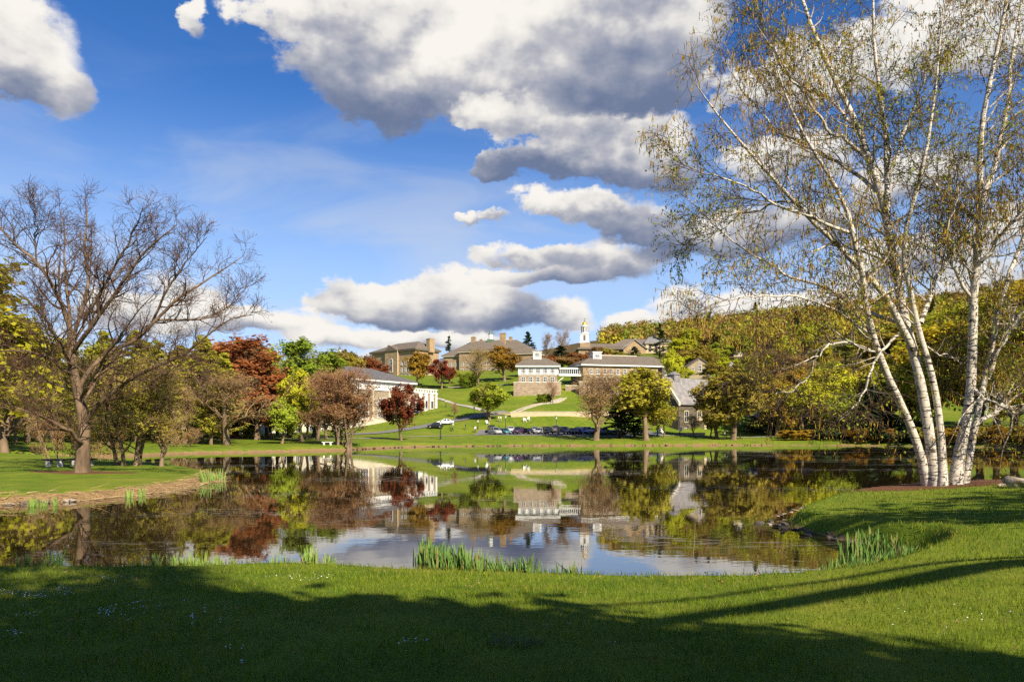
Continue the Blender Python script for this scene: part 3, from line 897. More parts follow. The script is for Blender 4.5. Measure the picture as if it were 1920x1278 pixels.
while x < xr - 6:
    if k_ % 2: h4.win(x, ZB - .2, 3.4, 6.0, arch=True, bars=(3, 3), name='arched_window')
    else:
        for dx in (-1.1, 1.1):
            h4.win(x + dx, ZB + .4, 1.2, 2.0, bars=(2, 2)); h4.win(x + dx, ZB + 3.7, 1.2, 2.2, bars=(2, 2))
    h4.part('pilaster', MB().box(x + 2.9, x + 3.7, -.22, -.003, ZB, ZP - .9), M['white_stone'])
    x += 6.6; k_ += 1
h4.win(xr - 1.2, ZB + .3, 4.6, 6.3, arch=True, bars=(3, 4), name='arched_window')
for p in (788.5, 798.5, 809, ):
    x = along(p)
    h4.part('pilaster', MB().box(x - .72, x + .72, -.16, -.003, ZB, ZP - .95), M['white'])
    h4.win(x, ZB + .5, 1.15, 1.9, off=-.16, bars=(1, 1)); h4.win(x, ZB + 3.4, 1.15, 2.4, off=-.16, bars=(1, 1))
h4.part('pilaster', MB().box(L - .7, L + .06, -.16, -.003, ZB, ZP - .95), M['white'])
for j in range(4):
    h4.win(2.5 + j * 4.5, ZB + 1.5, 1.2, 3.5, 'right', L, bars=(1, 2))
for j in range(12):
    h4.win(3 + j * 4.2, .4, 1.3, 2.0, off=-.5, bars=(2, 1))

# --- hall with the tall arched window, at the hill's top left
Dc = 345.0
kc = Dc / F
Ac = U(697, 662, 364); Bc = U(779, 653.5, Dc)
zt = Bc[2]; zg = zpx(712, Dc)
h5 = House('academic_hall', (Ac[0], Ac[1], zg), (Bc[0], Bc[1], zg), 'square brown hilltop hall with hip roof, gabled centre bay and tall arched window')
L = h5.L; HE = zt - zg; dp = 14.0
h5.part('wall', MB().box(0, L, 0, dp, -3, HE - .5), M['stone_tan'])
h5.part('eaves', MB().box(-.8, L + .8, -.8, dp + .8, HE - .498, HE), M['slate_brown'])
hip(r := MB(), -.9, L + .9, -.9, dp + .9, HE + .25, HE + 4.2, L * .33, L * .82, .24)
rf5 = h5.part('roof', r, M['slate_brown'])
bx0, bx1 = L * .36, L * .64
h5.part('centre_bay', MB().box(bx0, bx1, -1.2, -.003, -3, HE - .1), M['stone_tan'])
h5.part('pediment', MB().hull([(bx0 - .4, -1.6, HE - .09), (bx1 + .4, -1.6, HE - .09), ((bx0 + bx1) / 2, -1.6, HE + 2.2)], [(bx0 - .4, 4, HE - .09), (bx1 + .4, 4, HE - .09), ((bx0 + bx1) / 2, 4, HE + 2.2)]), M['slate_brown'], parent=rf5)
h5.win((bx0 + bx1) / 2, 3.9, 2.6, 6.2, off=-1.2, arch=True, bars=(2, 4), name='arched_window')
chimney(h5, L + .2, dp * .62, HE - 1, HE + 5.0, 2.2, 3.0, parent=rf5)
chimney(h5, L * .25, dp * .3, HE + .8, HE + 3.3, 1.4, 1.0, parent=rf5)
for zf in (.9, 3.9, 6.9):
    for j in range(4):
        h5.win(L * (.05 + .085 * j), zf, 1.05, 1.7, bars=(2, 2)); h5.win(L * (.695 + .085 * j), zf, 1.05, 1.7, bars=(2, 2))
    for j in range(6):
        h5.win(1.4 + j * 2.25, zf, 1.05, 1.7, 'right', L, bars=(2, 2))
    if zf < 2:
        for j in range(4): h5.win(bx0 + 1.3 + j * (bx1 - bx0 - 2.6) / 3, zf, .9, 1.7, off=-1.2, bars=(2, 2))
h5.part('downpipe', MB().cyl((bx1 + .3, -1.3, 0), (bx1 + .3, -1.3, HE), .12, .12, 6), M['white_stone'])
h5.part('string_course', band(0, L, 0, dp, 3.2, 3.45, .08), M['white_stone'])

# --- long dormitory hall with the green cupola
De = 375.0
ke = De / F
zg = zpx(712, De)
A = np.array([UX(828, De + 12), De + 12, zg]); B = np.array([UX(1002, De - 4), De - 4, zg])
h6 = House('dormitory_hall', A, B, 'wide brown hilltop hall with a white and green cupola and stone chimneys')
L = h6.L; HE = zpx(659, De) - zg; dp = 16.0
q = L / 174.0
X0, X1 = (862 - 828) * q, (950 - 828) * q
h6.part('wall', MB().box(0, L, 2.0, dp, -3, HE - 1.2).box(X0, X1, 0, 1.997, -3, HE + .4), M['stone_brown'])
h6.part('eaves', MB().box(-.8, L + .8, 1.2, dp + .8, HE - 1.198, HE - .8).box(X0 - .7, X1 + .7, -.7, 1.19, HE + .402, HE + .8), M['white_stone'])
hip(r := MB(), -.9, L + .9, 1.1, dp + .9, HE - .55, HE + 6.6, 12, L - 12, .24)
rf6 = h6.part('roof', r, M['slate_brown'])
hip(r := MB(), X0 - .8, X1 + .8, -.8, dp - 3, HE + 1.05, HE + 6.4, X0 + 4.5, X1 - 4.5, .24)
h6.part('cross_roof', r, M['slate_brown'], parent=rf6)
cx = (913 - 828) * q; cy = 6.0
h6.part('cupola_base', MB().box(cx - 1.3, cx + 1.3, cy - 1.3, cy + 1.3, HE + 5, HE + 6.9), M['verdigris'], parent=rf6)
cu = MB().cyl((cx, cy, HE + 6.9), (cx, cy, HE + 9.4), 1.05, 1.05, 8)
h6.part('cupola_drum', cu, M['white'], parent=rf6)
h6.part('cupola_cap', MB().cyl((cx, cy, HE + 9.4), (cx, cy, HE + 10.9), 1.25, .25, 8).cyl((cx, cy, HE + 10.9), (cx, cy, HE + 13.2), .14, .03, 6), M['verdigris'], parent=rf6)
chimney(h6, (880 - 828) * q, 6.2, HE + 3, HE + 8.4, 2.0, 1.6, parent=rf6)
chimney(h6, (886 - 828) * q + 1.2, 9.0, HE + 3, HE + 7.4, 1.2, 1.2, parent=rf6)
chimney(h6, (936 - 828) * q, 6.2, HE + 3, HE + 9.6, 2.6, 1.8, parent=rf6)
chimney(h6, (947 - 828) * q, 9.0, HE + 3, HE + 8.0, 1.4, 1.2, parent=rf6)
for zf in (.9, 4.1, 7.3):
    if zf + 2 > HE - 1.2: continue
    xw = 1.6
    while xw < L - 1:
        inb = X0 - .8 < xw < X1 + .8
        if not inb: h6.win(xw, zf, 1.1, 1.8, off=2.0, bars=(2, 2))
        elif X0 + .9 < xw < X1 - .9: h6.win(xw, zf, 1.1, 1.8, off=0, bars=(2, 2))
        xw += 2.35
    for j in range(5): h6.win(4 + j * 2.3, zf, 1.1, 1.8, 'right', L, bars=(2, 2))

# --- far hall at the top left, mostly behind trees
Df = 420.0
zg = zpx(700, Df)
h7 = House('far_hall', (UX(578, Df), Df, zg), (UX(698, Df), Df, zg), 'distant hall roof with a small white cupola and two chimneys above the left treetops')
L = h7.L; HE = zpx(679, Df) - zg; q = L / 120.0
h7.part('wall', MB().box(0, L, 0, 14, -4, HE - .4), M['stone_tan'])
h7.part('eaves', MB().box(-.7, L + .7, -.7, 14.7, HE - .398, HE), M['white_stone'])
hip(r := MB(), -.8, L + .8, -.8, 14.8, HE + .25, HE + 4.4, 8, L - 13, .24)
rf7 = h7.part('roof', r, M['slate_brown'])
cx = (631.5 - 578) * q
h7.part('cupola_base', MB().box(cx - 1.1, cx + 1.1, 6, 8.2, HE + 3.2, HE + 5.0), M['slate'], parent=rf7)
h7.part('cupola_drum', MB().cyl((cx, 7.1, HE + 5), (cx, 7.1, HE + 7.3), .85, .85, 8), M['white'], parent=rf7)
h7.part('cupola_cap', MB().cyl((cx, 7.1, HE + 7.3), (cx, 7.1, HE + 9.0), 1.05, .15, 8).cyl((cx, 7.1, HE + 9), (cx, 7.1, HE + 10.4), .10, .03, 6), M['slate'], parent=rf7)
chimney(h7, (600 - 578) * q, 7, HE + .5, HE + 5.0, 2.0, 1.4, parent=rf7)
chimney(h7, (616 - 578) * q, 8, HE + 2.5, HE + 4.9, 2.0, 1.2, parent=rf7)
chimney(h7, (646 - 578) * q, 7, HE + 2.5, HE + 6.0, 1.6, 1.4, parent=rf7)
for j in range(14): h7.win(2 + j * (L - 4) / 13, HE - 3, 1.1, 1.8, bars=(2, 2))

# --- chapel: white steeple, long roof, big hipped block with gabled porch
Dp = 405.0
kp = Dp / F
zg = zpx(668, Dp)
h8 = House('chapel', (UX(1080, Dp), Dp, zg), (UX(1272, Dp), Dp, zg), 'hilltop chapel with a tall white steeple, gold dome and wide grey hip roofs')
px = lambda p: (p - 1080) * kp
pz = lambda p: (668 - p) * kp
h8.part('nave_wall', MB().box(px(1086), px(1200), 3, 17, -3, pz(653)), M['stone_brown'])
r = MB(); hip(r, px(1083), px(1215), 2, 18, pz(652.5), pz(640), px(1098), px(1213), .25)
h8.part('nave_roof', r, M['slate_brown'])
r = MB(); hip(r, px(1140), px(1240), 4, 20, pz(648), pz(630), px(1178), px(1220), .25)
h8.part('upper_roof', r, M['slate_brown'])
h8.part('block_wall', MB().box(px(1209), px(1265), -3, 22, -3, pz(645.5)), M['stone_cream'])
h8.part('block_eaves', MB().box(px(1206.5), px(1267.5), -3.8, 22.8, pz(645.4), pz(643.8)), M['white_stone'])
r = MB(); hip(r, px(1206), px(1268), -4, 23, pz(643), pz(626), px(1224), px(1232), .25)
brf = h8.part('block_roof', r, M['slate_pale'])
h8.part('roof_vent', MB().box(px(1224), px(1228), 8, 10, pz(628), pz(624.5)), M['iron'], parent=brf)
h8.part('roof_vent', MB().box(px(1231), px(1235), 8, 10, pz(628), pz(624.5)), M['iron'], parent=brf)
for p in (1217, 1228, 1241, 1254): h8.win(px(p), pz(661), 1.6, 3.4, off=-3, arch=True, bars=(1, 2), frame='stone_cream', name='arched_window')
gx0, gx1 = px(1166), px(1207)
h8.part('porch_wall', MB().hull([(gx0, -6, -3), (gx1, -6, -3), (gx1, -6, pz(657)), ((gx0 + gx1) / 2, -6, pz(640)), (gx0, -6, pz(657))], [(gx0, 2.9, -3), (gx1, 2.9, -3), (gx1, 2.9, pz(657)), ((gx0 + gx1) / 2, 2.9, pz(640)), (gx0, 2.9, pz(657))]), M['stone_tan'])
gm = (gx0 + gx1) / 2
rk = MB()
for s0 in (gx0, gx1):
    e = -.8 if s0 == gx0 else .8
    rk.hull([(s0 + e, -6.6, pz(657.6)), (gm, -6.6, pz(639.4)), (gm, -6.6, pz(637)), (s0 + e, -6.6, pz(655.2))], [(s0 + e, 2.5, pz(657.6)), (gm, 2.5, pz(639.4)), (gm, 2.5, pz(637)), (s0 + e, 2.5, pz(655.2))])
h8.part('porch_roof', rk, M['slate_pale'])
# the steeple
sx, sy = px(1098.5), 7.0
sq = MB().box(sx - 2.6, sx + 2.6, sy - 2.6, sy + 2.6, pz(650), pz(640.5))
h8.part('steeple_base', sq, M['stone_brown'])
w1 = 2.45
stp = MB()
def rot_box(mb, hw, z0, z1, hw1=None):
    hw1 = hw if hw1 is None else hw1
    a0 = math.radians(38)
    A_ = [(sx + hw * 1.414 * math.cos(a0 + i * math.pi / 2), sy + hw * 1.414 * math.sin(a0 + i * math.pi / 2), z0) for i in range(4)]
    B_ = [(sx + hw1 * 1.414 * math.cos(a0 + i * math.pi / 2), sy + hw1 * 1.414 * math.sin(a0 + i * math.pi / 2), z1) for i in range(4)]
    return mb.hull(A_, B_)
def drum(mb, r0, z0, z1, r1=None, k=8):
    return mb.cyl((sx, sy, z0), (sx, sy, z1), r0, r0 if r1 is None else r1, k)
rot_box(stp, 2.75, pz(640.5), pz(639)); rot_box(stp, 2.25, pz(639), pz(624)); rot_box(stp, 2.55, pz(624), pz(622.6))
h8.part('steeple_stage', stp, M['white'])
bf = MB(); drum(bf, 2.0, pz(622.6), pz(620.5)); drum(bf, 1.75, pz(620.5), pz(609.5)); drum(bf, 2.05, pz(609.5), pz(608.2)); drum(bf, 1.35, pz(608.2), pz(606))
h8.part('belfry', bf, M['white'])
for i in range(8):
    a = (i + .5) * math.pi / 4
    c = Vector((sx + 1.66 * math.cos(a), sy + 1.66 * math.sin(a), pz(619.5)))
    o = MB().box(-.32, .32, -.06, .06, 0, 2.4).obj('louvre', M['slate'], h8.root)
    o.location = c; o.rotation_euler = (0, 0, a + math.pi / 2)
for i in range(4):
    a = math.radians(38 + 45) + i * math.pi / 2
    o = MB().box(-.55, .55, -.05, .05, 0, 2.7).obj('louvre', M['slate'], h8.root)
    o.location = (sx + 2.27 * math.cos(a), sy + 2.27 * math.sin(a), pz(636)); o.rotation_euler = (0, 0, a + math.pi / 2)
dm = MB()
for i in range(5):
    a, b = i * math.pi / 10, (i + 1) * math.pi / 10
    drum(dm, 1.3 * math.cos(a), pz(606) + 2.0 * math.sin(a), pz(606) + 2.0 * math.sin(b), max(.08, 1.3 * math.cos(b)), 12)
h8.part('dome', dm, M['gold'])
fn = MB(); drum(fn, .12, pz(606) + 1.98, pz(592), .05, 6); fn.box(sx - .7, sx + .7, sy - .05, sy + .05, pz(594.5), pz(593.6)); drum(fn, .3, pz(598), pz(597), .3, 6)
h8.part('weathervane', fn, M['verdigris'])

# --- dark gabled stone building by the water, steep pale slate roof
Dg = 205.0
kg = Dg / F
A = np.array([UX(1258, Dg), Dg, 1.6]); B = np.array([UX(1440, Dg + 26), Dg + 26, 1.6])
h9 = House('gabled_hall', A, B, 'dark stone gabled building with steep pale slate roof beside the sign board')
L = h9.L
H9 = zpx(754, Dg) - 1.6; HR = zpx(705, Dg) - 1.6
W9 = 11.0
d9 = lambda x, y, z: (x, y, z)
h9.part('wall', MB().hull([(3, 0, -1), (3, W9, -1), (3, W9, H9), (3, W9 / 2, HR - .3), (3, 0, H9)], [(L, 0, -1), (L, W9, -1), (L, W9, H9), (L, W9 / 2, HR - .3), (L, 0, H9)]), M['stone_dark'])
r9 = MB()
for y0, in ((-.6,), (W9 + .6,)):
    r9.hull([(2.6, y0, H9 - .55), (L + .4, y0, H9 - .55), (L + .4, W9 / 2, HR - .05), (2.6, W9 / 2, HR - .05)], [(2.6, y0, H9 - .2), (L + .4, y0, H9 - .2), (L + .4, W9 / 2, HR + .3), (2.6, W9 / 2, HR + .3)])
rf9 = h9.part('roof', r9, M['slate_pale'])
par = MB()
for y0 in (-.7, W9 + .7):
    par.hull([(2.2, y0, H9 - .8), (2.9, y0, H9 - .8), (2.9, W9 / 2, HR + .1), (2.2, W9 / 2, HR + .1)], [(2.2, y0, H9 + .15), (2.9, y0, H9 + .15), (2.9, W9 / 2, HR + 1.0), (2.2, W9 / 2, HR + 1.0)])
h9.part('gable_coping', par, M['white_stone'])
chimney(h9, 2.6, W9 / 2, HR, HR + 2.6, 1.0, 1.4, 'stone_dark', rf9)
h9.part('roof_turret', MB().box(6.4, 8.8, W9 / 2 - 1.2, W9 / 2 + 1.2, HR - 1.4, HR + 1.0).hull([(6.2, W9 / 2 - 1.4, HR + 1), (9, W9 / 2 - 1.4, HR + 1), (9, W9 / 2 + 1.4, HR + 1), (6.2, W9 / 2 + 1.4, HR + 1)], [(7.4, W9 / 2 - .2, HR + 1.9), (7.8, W9 / 2 - .2, HR + 1.9), (7.8, W9 / 2 + .2, HR + 1.9), (7.4, W9 / 2 + .2, HR + 1.9)]), M['slate_pale'], parent=rf9)
for j in range(6):
    h9.win(6.0 + j * 5.2, 4.0, 1.8, 3.0, bars=(2, 2), frame='white_stone'); h9.win(6.0 + j * 5.2, .6, 1.5, 2.0, bars=(2, 1), frame='white_stone')
h9.part('door_bay', MB().box(10.6, 13.6, -2.2, -.003, -1, 4.4).hull([(10.2, -2.6, 4.4), (14, -2.6, 4.4), (14, -.003, 4.4), (10.2, -.003, 4.4)], [(11.9, -2.6, 5.8), (12.3, -2.6, 5.8), (12.3, -.003, 5.8), (11.9, -.003, 5.8)]), M['stone_cream'])
h9.win(12.1, .2, 1.8, 3.0, off=-2.2, arch=True, bars=(2, 1), name='door')

# --- forecourt wall before it
wall_thing('low_wall', (UX(1272, 199), 199), (UX(1322, 200), 200), .8, zpx(811.5, 199), .6, 'stone_cream', 'short pale forecourt wall before the dark gabled building', copeh=.12)

# --- low pale buildings through the trees on the right bank
A = np.array([UX(1400, 222), 222., 1.8]); B = np.array([UX(1640, 212), 212., 1.8])
h10 = House('low_hall', A, B, 'long low pale stone building glimpsed between the trees on the right bank')
L = h10.L
h10.part('wall', MB().box(0, L, 0, 12, -1.5, 4.6), M['stone_cream'])
h10.part('eaves', MB().box(-.6, L + .6, -.6, 12.6, 4.602, 5.0), M['white_stone'])
hip(r := MB(), -.7, L + .7, -.7, 12.7, 5.25, 8.6, 5, L - 5, .24); h10.part('roof', r, M['slate_pale'])
for j in range(10): h10.win(2 + j * (L - 4) / 9, .5, 1.6, 2.6, bars=(2, 2))
# --- tan gabled house and small house on the wooded hill
def gable_house(name, pl, pr, ytop, yeave, ybase, D, dp, mat, roof, label, turn=0.0):
    zb = zpx(ybase, D)
    hh = House(name, (UX(pl, D), D, zb), (UX(pr, D + turn), D + turn, zb), label, 'house')
    L = hh.L; e = zpx(yeave, D) - zb; t = zpx(ytop, D) - zb
    hh.part('wall', MB().hull([(0, 0, -3), (L, 0, -3), (L, 0, e), (L / 2, 0, t - .25), (0, 0, e)], [(0, dp, -3), (L, dp, -3), (L, dp, e), (L / 2, dp, t - .25), (0, dp, e)]), M[mat])
    rr = MB(); sl = (t - e) / (L / 2)
    for s, x0 in ((-1, 0.0), (1, L)):
        xe = x0 + s * .6; ze = e - .6 * sl
        rr.hull([(xe, -.5, ze - .1), (L / 2, -.5, t - .1), (L / 2, dp + .5, t - .1), (xe, dp + .5, ze - .1)], [(xe, -.5, ze + .25), (L / 2, -.5, t + .25), (L / 2, dp + .5, t + .25), (xe, dp + .5, ze + .25)])
    hh.part('roof', rr, M[roof])
    hh.win(L / 2, e * .55, 1.5, 2.4, bars=(2, 2)); hh.win(L / 2, e + .2, .9, 1.3, bars=(2, 1))
    for f_ in (.2, .8): hh.win(L * f_, e * .5, 1.2, 1.9, bars=(2, 2))
    return hh


gable_house('tan_house', 1290, 1334, 671, 686, 708, 330, 14, 'stone_library', 'slate_brown', 'tan stone gabled house in the trees above the dark gabled building')
gable_house('hill_house', 1376, 1395, 652, 658, 667, 380, 8, 'white_stone', 'slate_pale', 'small pale house half hidden on the wooded hill')
tw = House('stone_turret', (UX(1367, 300), 300, zpx(712, 300)), (UX(1379, 300), 300, zpx(712, 300)), 'small pale stone turret with louvred sides above the right hand trees', 'tower')
L = tw.L
tw.part('shaft', MB().box(0, L, 0, L, 0, 5.2), M['white_stone'])
tw.part('cap', MB().hull([(-.2, -.2, 5.2), (L + .2, -.2, 5.2), (L + .2, L + .2, 5.2), (-.2, L + .2, 5.2)], [(L / 2 - .2, L / 2 - .2, 6.8), (L / 2 + .2, L / 2 - .2, 6.8), (L / 2 + .2, L / 2 + .2, 6.8), (L / 2 - .2, L / 2 + .2, 6.8)]), M['slate_pale'])
tw.win(L / 2, 2.2, 1.2, 2.2, bars=(1, 4))

# ------------------------------------------------------------------ trees: growing, meshing
def nrm(a):
    return a / (np.linalg.norm(a, axis=-1, keepdims=True) + 1e-9)


def grow(rng, P, D, L, R0, K, r1=.35, wig=.12, trop=0.0, outw=0.0):
    """N shoots of K segments from P in direction D; trop bends them up (or down)"""
    N = len(P)
    pts = np.empty((N, K + 1, 3)); pts[:, 0] = P
    d = nrm(D); st = (L / K)[:, None]
    tz = np.zeros((N, 3)); tz[:, 2] = 1
    for k in range(K):
        d = nrm(d + rng.normal(0, wig, (N, 3)) + tz * trop)
        pts[:, k + 1] = pts[:, k] + d * st
    t = np.linspace(0, 1, K + 1)
    rad = R0[:, None] * (1 - t[None] * (1 - r1))
    return pts, rad


def spawn(rng, pts, rad, n, t0, t1, ang, av, L0, L1, rr, rmin, up=0.0, power=1.0):
    """n side shoots on every shoot between t0 and t1; length falls from L0 at t0 to L1 at the tip"""
    N, K, _ = pts.shape
    t = t0 + (t1 - t0) * (np.arange(n)[None] + rng.random((N, n))) / n
    f = t * (K - 1); i = np.clip(f.astype(int), 0, K - 2); fr = (f - i)[..., None]
    ix = np.arange(N)[:, None]
    a, b = pts[ix, i], pts[ix, i + 1]
    p = a * (1 - fr) + b * fr
    T = nrm(b - a)
    r = rad[ix, i] * (1 - fr[..., 0]) + rad[ix, i + 1] * fr[..., 0]
    q = rng.normal(0, 1, (N, n, 3)); q[..., 2] += up
    q = nrm(q - T * (q * T).sum(-1, keepdims=True))
    an = np.radians(ang + rng.normal(0, av, (N, n)))[..., None]
    d = np.cos(an) * T + np.sin(an) * q
    s = ((t - t0) / (t1 - t0 + 1e-9)) ** power
    L = (L0 + (L1 - L0) * s) * rng.uniform(.65, 1.25, (N, n))
    R = np.maximum(r * rr, rmin)
    return p.reshape(-1, 3), d.reshape(-1, 3), L.ravel(), R.ravel()


def tubes(sets):
    """sets: (pts (N,K,3), rad (N,K), sides) -> verts, quads, radius per vertex"""
    VV, QQ, RR = [], [], []; off = 0
    for pts, rad, m in sets:
        N, K, _ = pts.shape
        if N == 0: continue
        T = nrm(np.gradient(pts, axis=1))
        mean = nrm(pts[:, -1] - pts[:, 0])
        ref = np.zeros((N, 3)); ref[np.arange(N), np.argmin(np.abs(mean), 1)] = 1
        Uv = nrm(np.cross(T, ref[:, None])); Wv = np.cross(T, Uv)
        an = np.arange(m) * 2 * math.pi / m
        V = pts[:, :, None] + rad[:, :, None, None] * (Uv[:, :, None] * np.cos(an)[None, None, :, None] + Wv[:, :, None] * np.sin(an)[None, None, :, None])
        VV.append(V.reshape(-1, 3)); RR.append(np.repeat(rad.ravel(), m))
        n, k, j = np.meshgrid(np.arange(N), np.arange(K - 1), np.arange(m), indexing='ij')
        b = off + (n * K + k) * m; jn = (j + 1) % m
        QQ.append(np.stack([b + j, b + jn, b + m + jn, b + m + j], -1).reshape(-1, 4))
        off += N * K * m
    return np.concatenate(VV), np.concatenate(QQ), np.concatenate(RR)


def cards(rng, C, size, ratio=.7, flat=0.0, out=None, bias=1.3):
    """one leaf-shaped quad at every point of C; out = direction each leaf tends to face"""
    N = len(C)
    s = size * rng.uniform(.55, 1.3, N)[:, None]
    if out is not None:
        n = nrm(nrm(rng.normal(0, 1, (N, 3))) + bias * out)
        a = rng.normal(0, 1, (N, 3)); a = nrm(a - n * (a * n).sum(1, keepdims=True)); b = np.cross(n, a)
    else:
        a = nrm(rng.normal(0, 1, (N, 3))); b = rng.normal(0, 1, (N, 3))
        if flat: a[:, 2] *= (1 - flat); b[:, 2] *= (1 - flat); a = nrm(a)
        b = nrm(b - a * (a * b).sum(1, keepdims=True))
    V = np.stack([C - a * s, C - b * s * ratio + a * s * .15, C + a * s, C + b * s * ratio + a * s * .15], 1).reshape(-1, 3)
    Q = np.arange(4 * N).reshape(-1, 4)
    return V, Q


def along_pts(rng, pts, n, jit=0.0, t0=.15):
    N, K, _ = pts.shape
    t = rng.uniform(t0, 1, (N, n)) * (K - 1); i = np.clip(t.astype(int), 0, K - 2); fr = (t - i)[..., None]
    ix = np.arange(N)[:, None]
    p = (pts[ix, i] * (1 - fr) + pts[ix, i + 1] * fr).reshape(-1, 3)
    return p + rng.normal(0, jit, p.shape) if jit else p


def tree_meshes(name, trunk_sets, twig_sets, leaf=None, mats=('bark_far', 'twig', 'olive')):
    V, Q, R = tubes(trunk_sets)
    tm = np_mesh(name + '_trunk', V, Q, mats=[M[mats[0]]], smooth=True, attrs={'rad': R})
    V, Q, R = tubes(twig_sets); qm = np.zeros(len(Q), np.int32)
    ms = [M[mats[1]]]
    for k, lf in enumerate(leaf or []):
        lv, lq = lf
        Q = np.concatenate([Q, lq + len(V)]); V = np.concatenate([V, lv]); R = np.concatenate([R, np.full(len(lv), .01)])
        qm = np.concatenate([qm, np.full(len(lq), k + 1, np.int32)])
        ms.append(LF[mats[2 + k]] if mats[2 + k] in LF else M[mats[2 + k]])
    cm = np_mesh(name + '_crown', V, Q, mats=ms, qm=qm, attrs={'rad': R})
    return tm, cm


class Proto:
    def __init__(self, name, tm, cm):
        self.name, self.tm, self.cm = name, tm, cm
        co = np.empty(len(cm.vertices) * 3, np.float32); cm.vertices.foreach_get('co', co); co = co.reshape(-1, 3)
        self.H = float(np.percentile(co[:, 2], 99.7)); self.W = float(np.percentile(np.abs(co[:, 0]), 98) * 2)
        self.low = float(np.percentile(co[:, 2], 1))


def broad(seed, H=14.0, trunk_h=.7, nl=15, t0=.22, ang=52, Lf=.46, Lt=.16, levels=((8, 48, .20, .08), (6, 45, .10, .05), (4, 42, .055, .03)),
          up=.10, wig=.13, r0=.34, stems=1, lean=0.0, cards_per=2, csize=.26, mats=('bark_far', 'twig', 'olive'), jit=.14, twr=.011):
    rng = np.random.default_rng(seed)
    P = np.zeros((stems, 3)); D = np.zeros((stems, 3)); D[:, 2] = 1
    if stems > 1:
        a = np.arange(stems) * 2 * math.pi / stems + rng.random(stems)
        P[:, 0] = np.cos(a) * .3 * stems ** .5; P[:, 1] = np.sin(a) * .3 * stems ** .5
        D[:, 0] = np.cos(a) * lean; D[:, 1] = np.sin(a) * lean
    P[:, 2] = -.5
    L = np.full(stems, H * trunk_h + .5) * rng.uniform(.88, 1.05, stems)
    tp, tr = grow(rng, P, D, L, np.full(stems, r0), 10, .25, .05 if stems == 1 else .04, .01)
    tr[:, 0] *= 1.45; tr[:, 1] *= 1.05
    sets = [(tp, tr, 8)]
    p, d, L, R = spawn(rng, tp, tr, max(3, nl // stems), t0, 1.0, ang, 8, H * Lf, H * Lt, .55, .02, up=.25)
    lp, lr = grow(rng, p, d, L, R, 7, .25, wig, up)
    sets.append((lp, lr, 5))
    tw = []
    cur = (lp, lr)
    for k, (n, an, l0, l1) in enumerate(levels):
        p, d, L, R = spawn(rng, cur[0], cur[1], n, .22 if k == 0 else .15, 1.0, an, 12, H * l0, H * l1, .6, twr * (.6 if k == len(levels) - 1 else 1), up=.35)
        q, r = grow(rng, p, d, L, R, 4 if k == 0 else 3, .35, wig * 1.2, up * .8)
        tw.append((q, r, 4 if k == 0 else 3)); cur = (q, r)
    C = along_pts(rng, cur[0], cards_per, jit)
    if len(tw) > 1: C = np.concatenate([C, along_pts(rng, tw[-2][0], cards_per, jit)])
    # the crown has gaps and thick clumps
    fld = np.zeros(len(C))
    for _ in range(5):
        kv = rng.normal(0, 13.0 / H, 3); fld += np.sin(C @ kv + rng.random() * 6.28)
    C = C[rng.random(len(C)) < np.clip(.58 + .36 * fld, .06, 1)]
    out = nrm(nrm(C - np.array([0, 0, H * .5])) + np.array([0, 0, .35]))
    cv, cq = cards(rng, C, csize, out=out)
    tm, cm = tree_meshes('tree', sets, tw, [(cv, cq)], mats)
    return Proto('broad', tm, cm)


def conifer(seed, H=16.0, W=6.0, nb=60, t0=.08, droop=-.05, per=40, csize=.30, mats=('bark_dark', 'twig_dark', 'conifer'), ragged=.25, shape=1.0, gap=0.0):
    rng = np.random.default_rng(seed)
    tp, tr = grow(rng, np.array([[0, 0, -.4]]), np.array([[0, 0, 1.]]), np.array([H + .4]), np.array([H * .017]), 10, .08, .012, 0)
    z = t0 * H + (1 - t0) * H * (np.arange(nb) + rng.random(nb)) / nb * .985
    a = rng.random(nb) * 2 * math.pi
    P = np.c_[np.interp(z, tp[0, :, 2], tp[0, :, 0]), np.interp(z, tp[0, :, 2], tp[0, :, 1]), z]
    D = np.c_[np.cos(a), np.sin(a), np.full(nb, .25)]
    s = (1 - (z - t0 * H) / ((1 - t0) * H)) ** shape
    L = (W / 2) * (s * .95 + .06) * rng.uniform(1 - ragged, 1 + ragged, nb)
    bp, br = grow(rng, P, D, L, np.full(nb, .05) * (s + .25), 5, .3, .07, droop)
    p, d, L2, R = spawn(rng, bp, br, 8, .15, 1.0, 55, 12, .9, .35, .6, .008, up=-.2)
    L2 = L2 * np.repeat(s * .8 + .25, 8) * W / 6
    q, r = grow(rng, p, d, L2, R, 2, .5, .1, droop)
    C = np.concatenate([along_pts(rng, q, per // 8, .10), along_pts(rng, bp, per // 4, .12)])
    cv, cq = cards(rng, C, csize, .45, out=nrm(nrm(C * np.array([1, 1, 0]) + 1e-6) + np.array([0, 0, .5])), bias=1.0)
    tm, cm = tree_meshes('conifer', [(tp, tr, 6)], [(bp, br, 3), (q, r, 3)], [(cv, cq)], mats)
    return Proto('conifer', tm, cm)


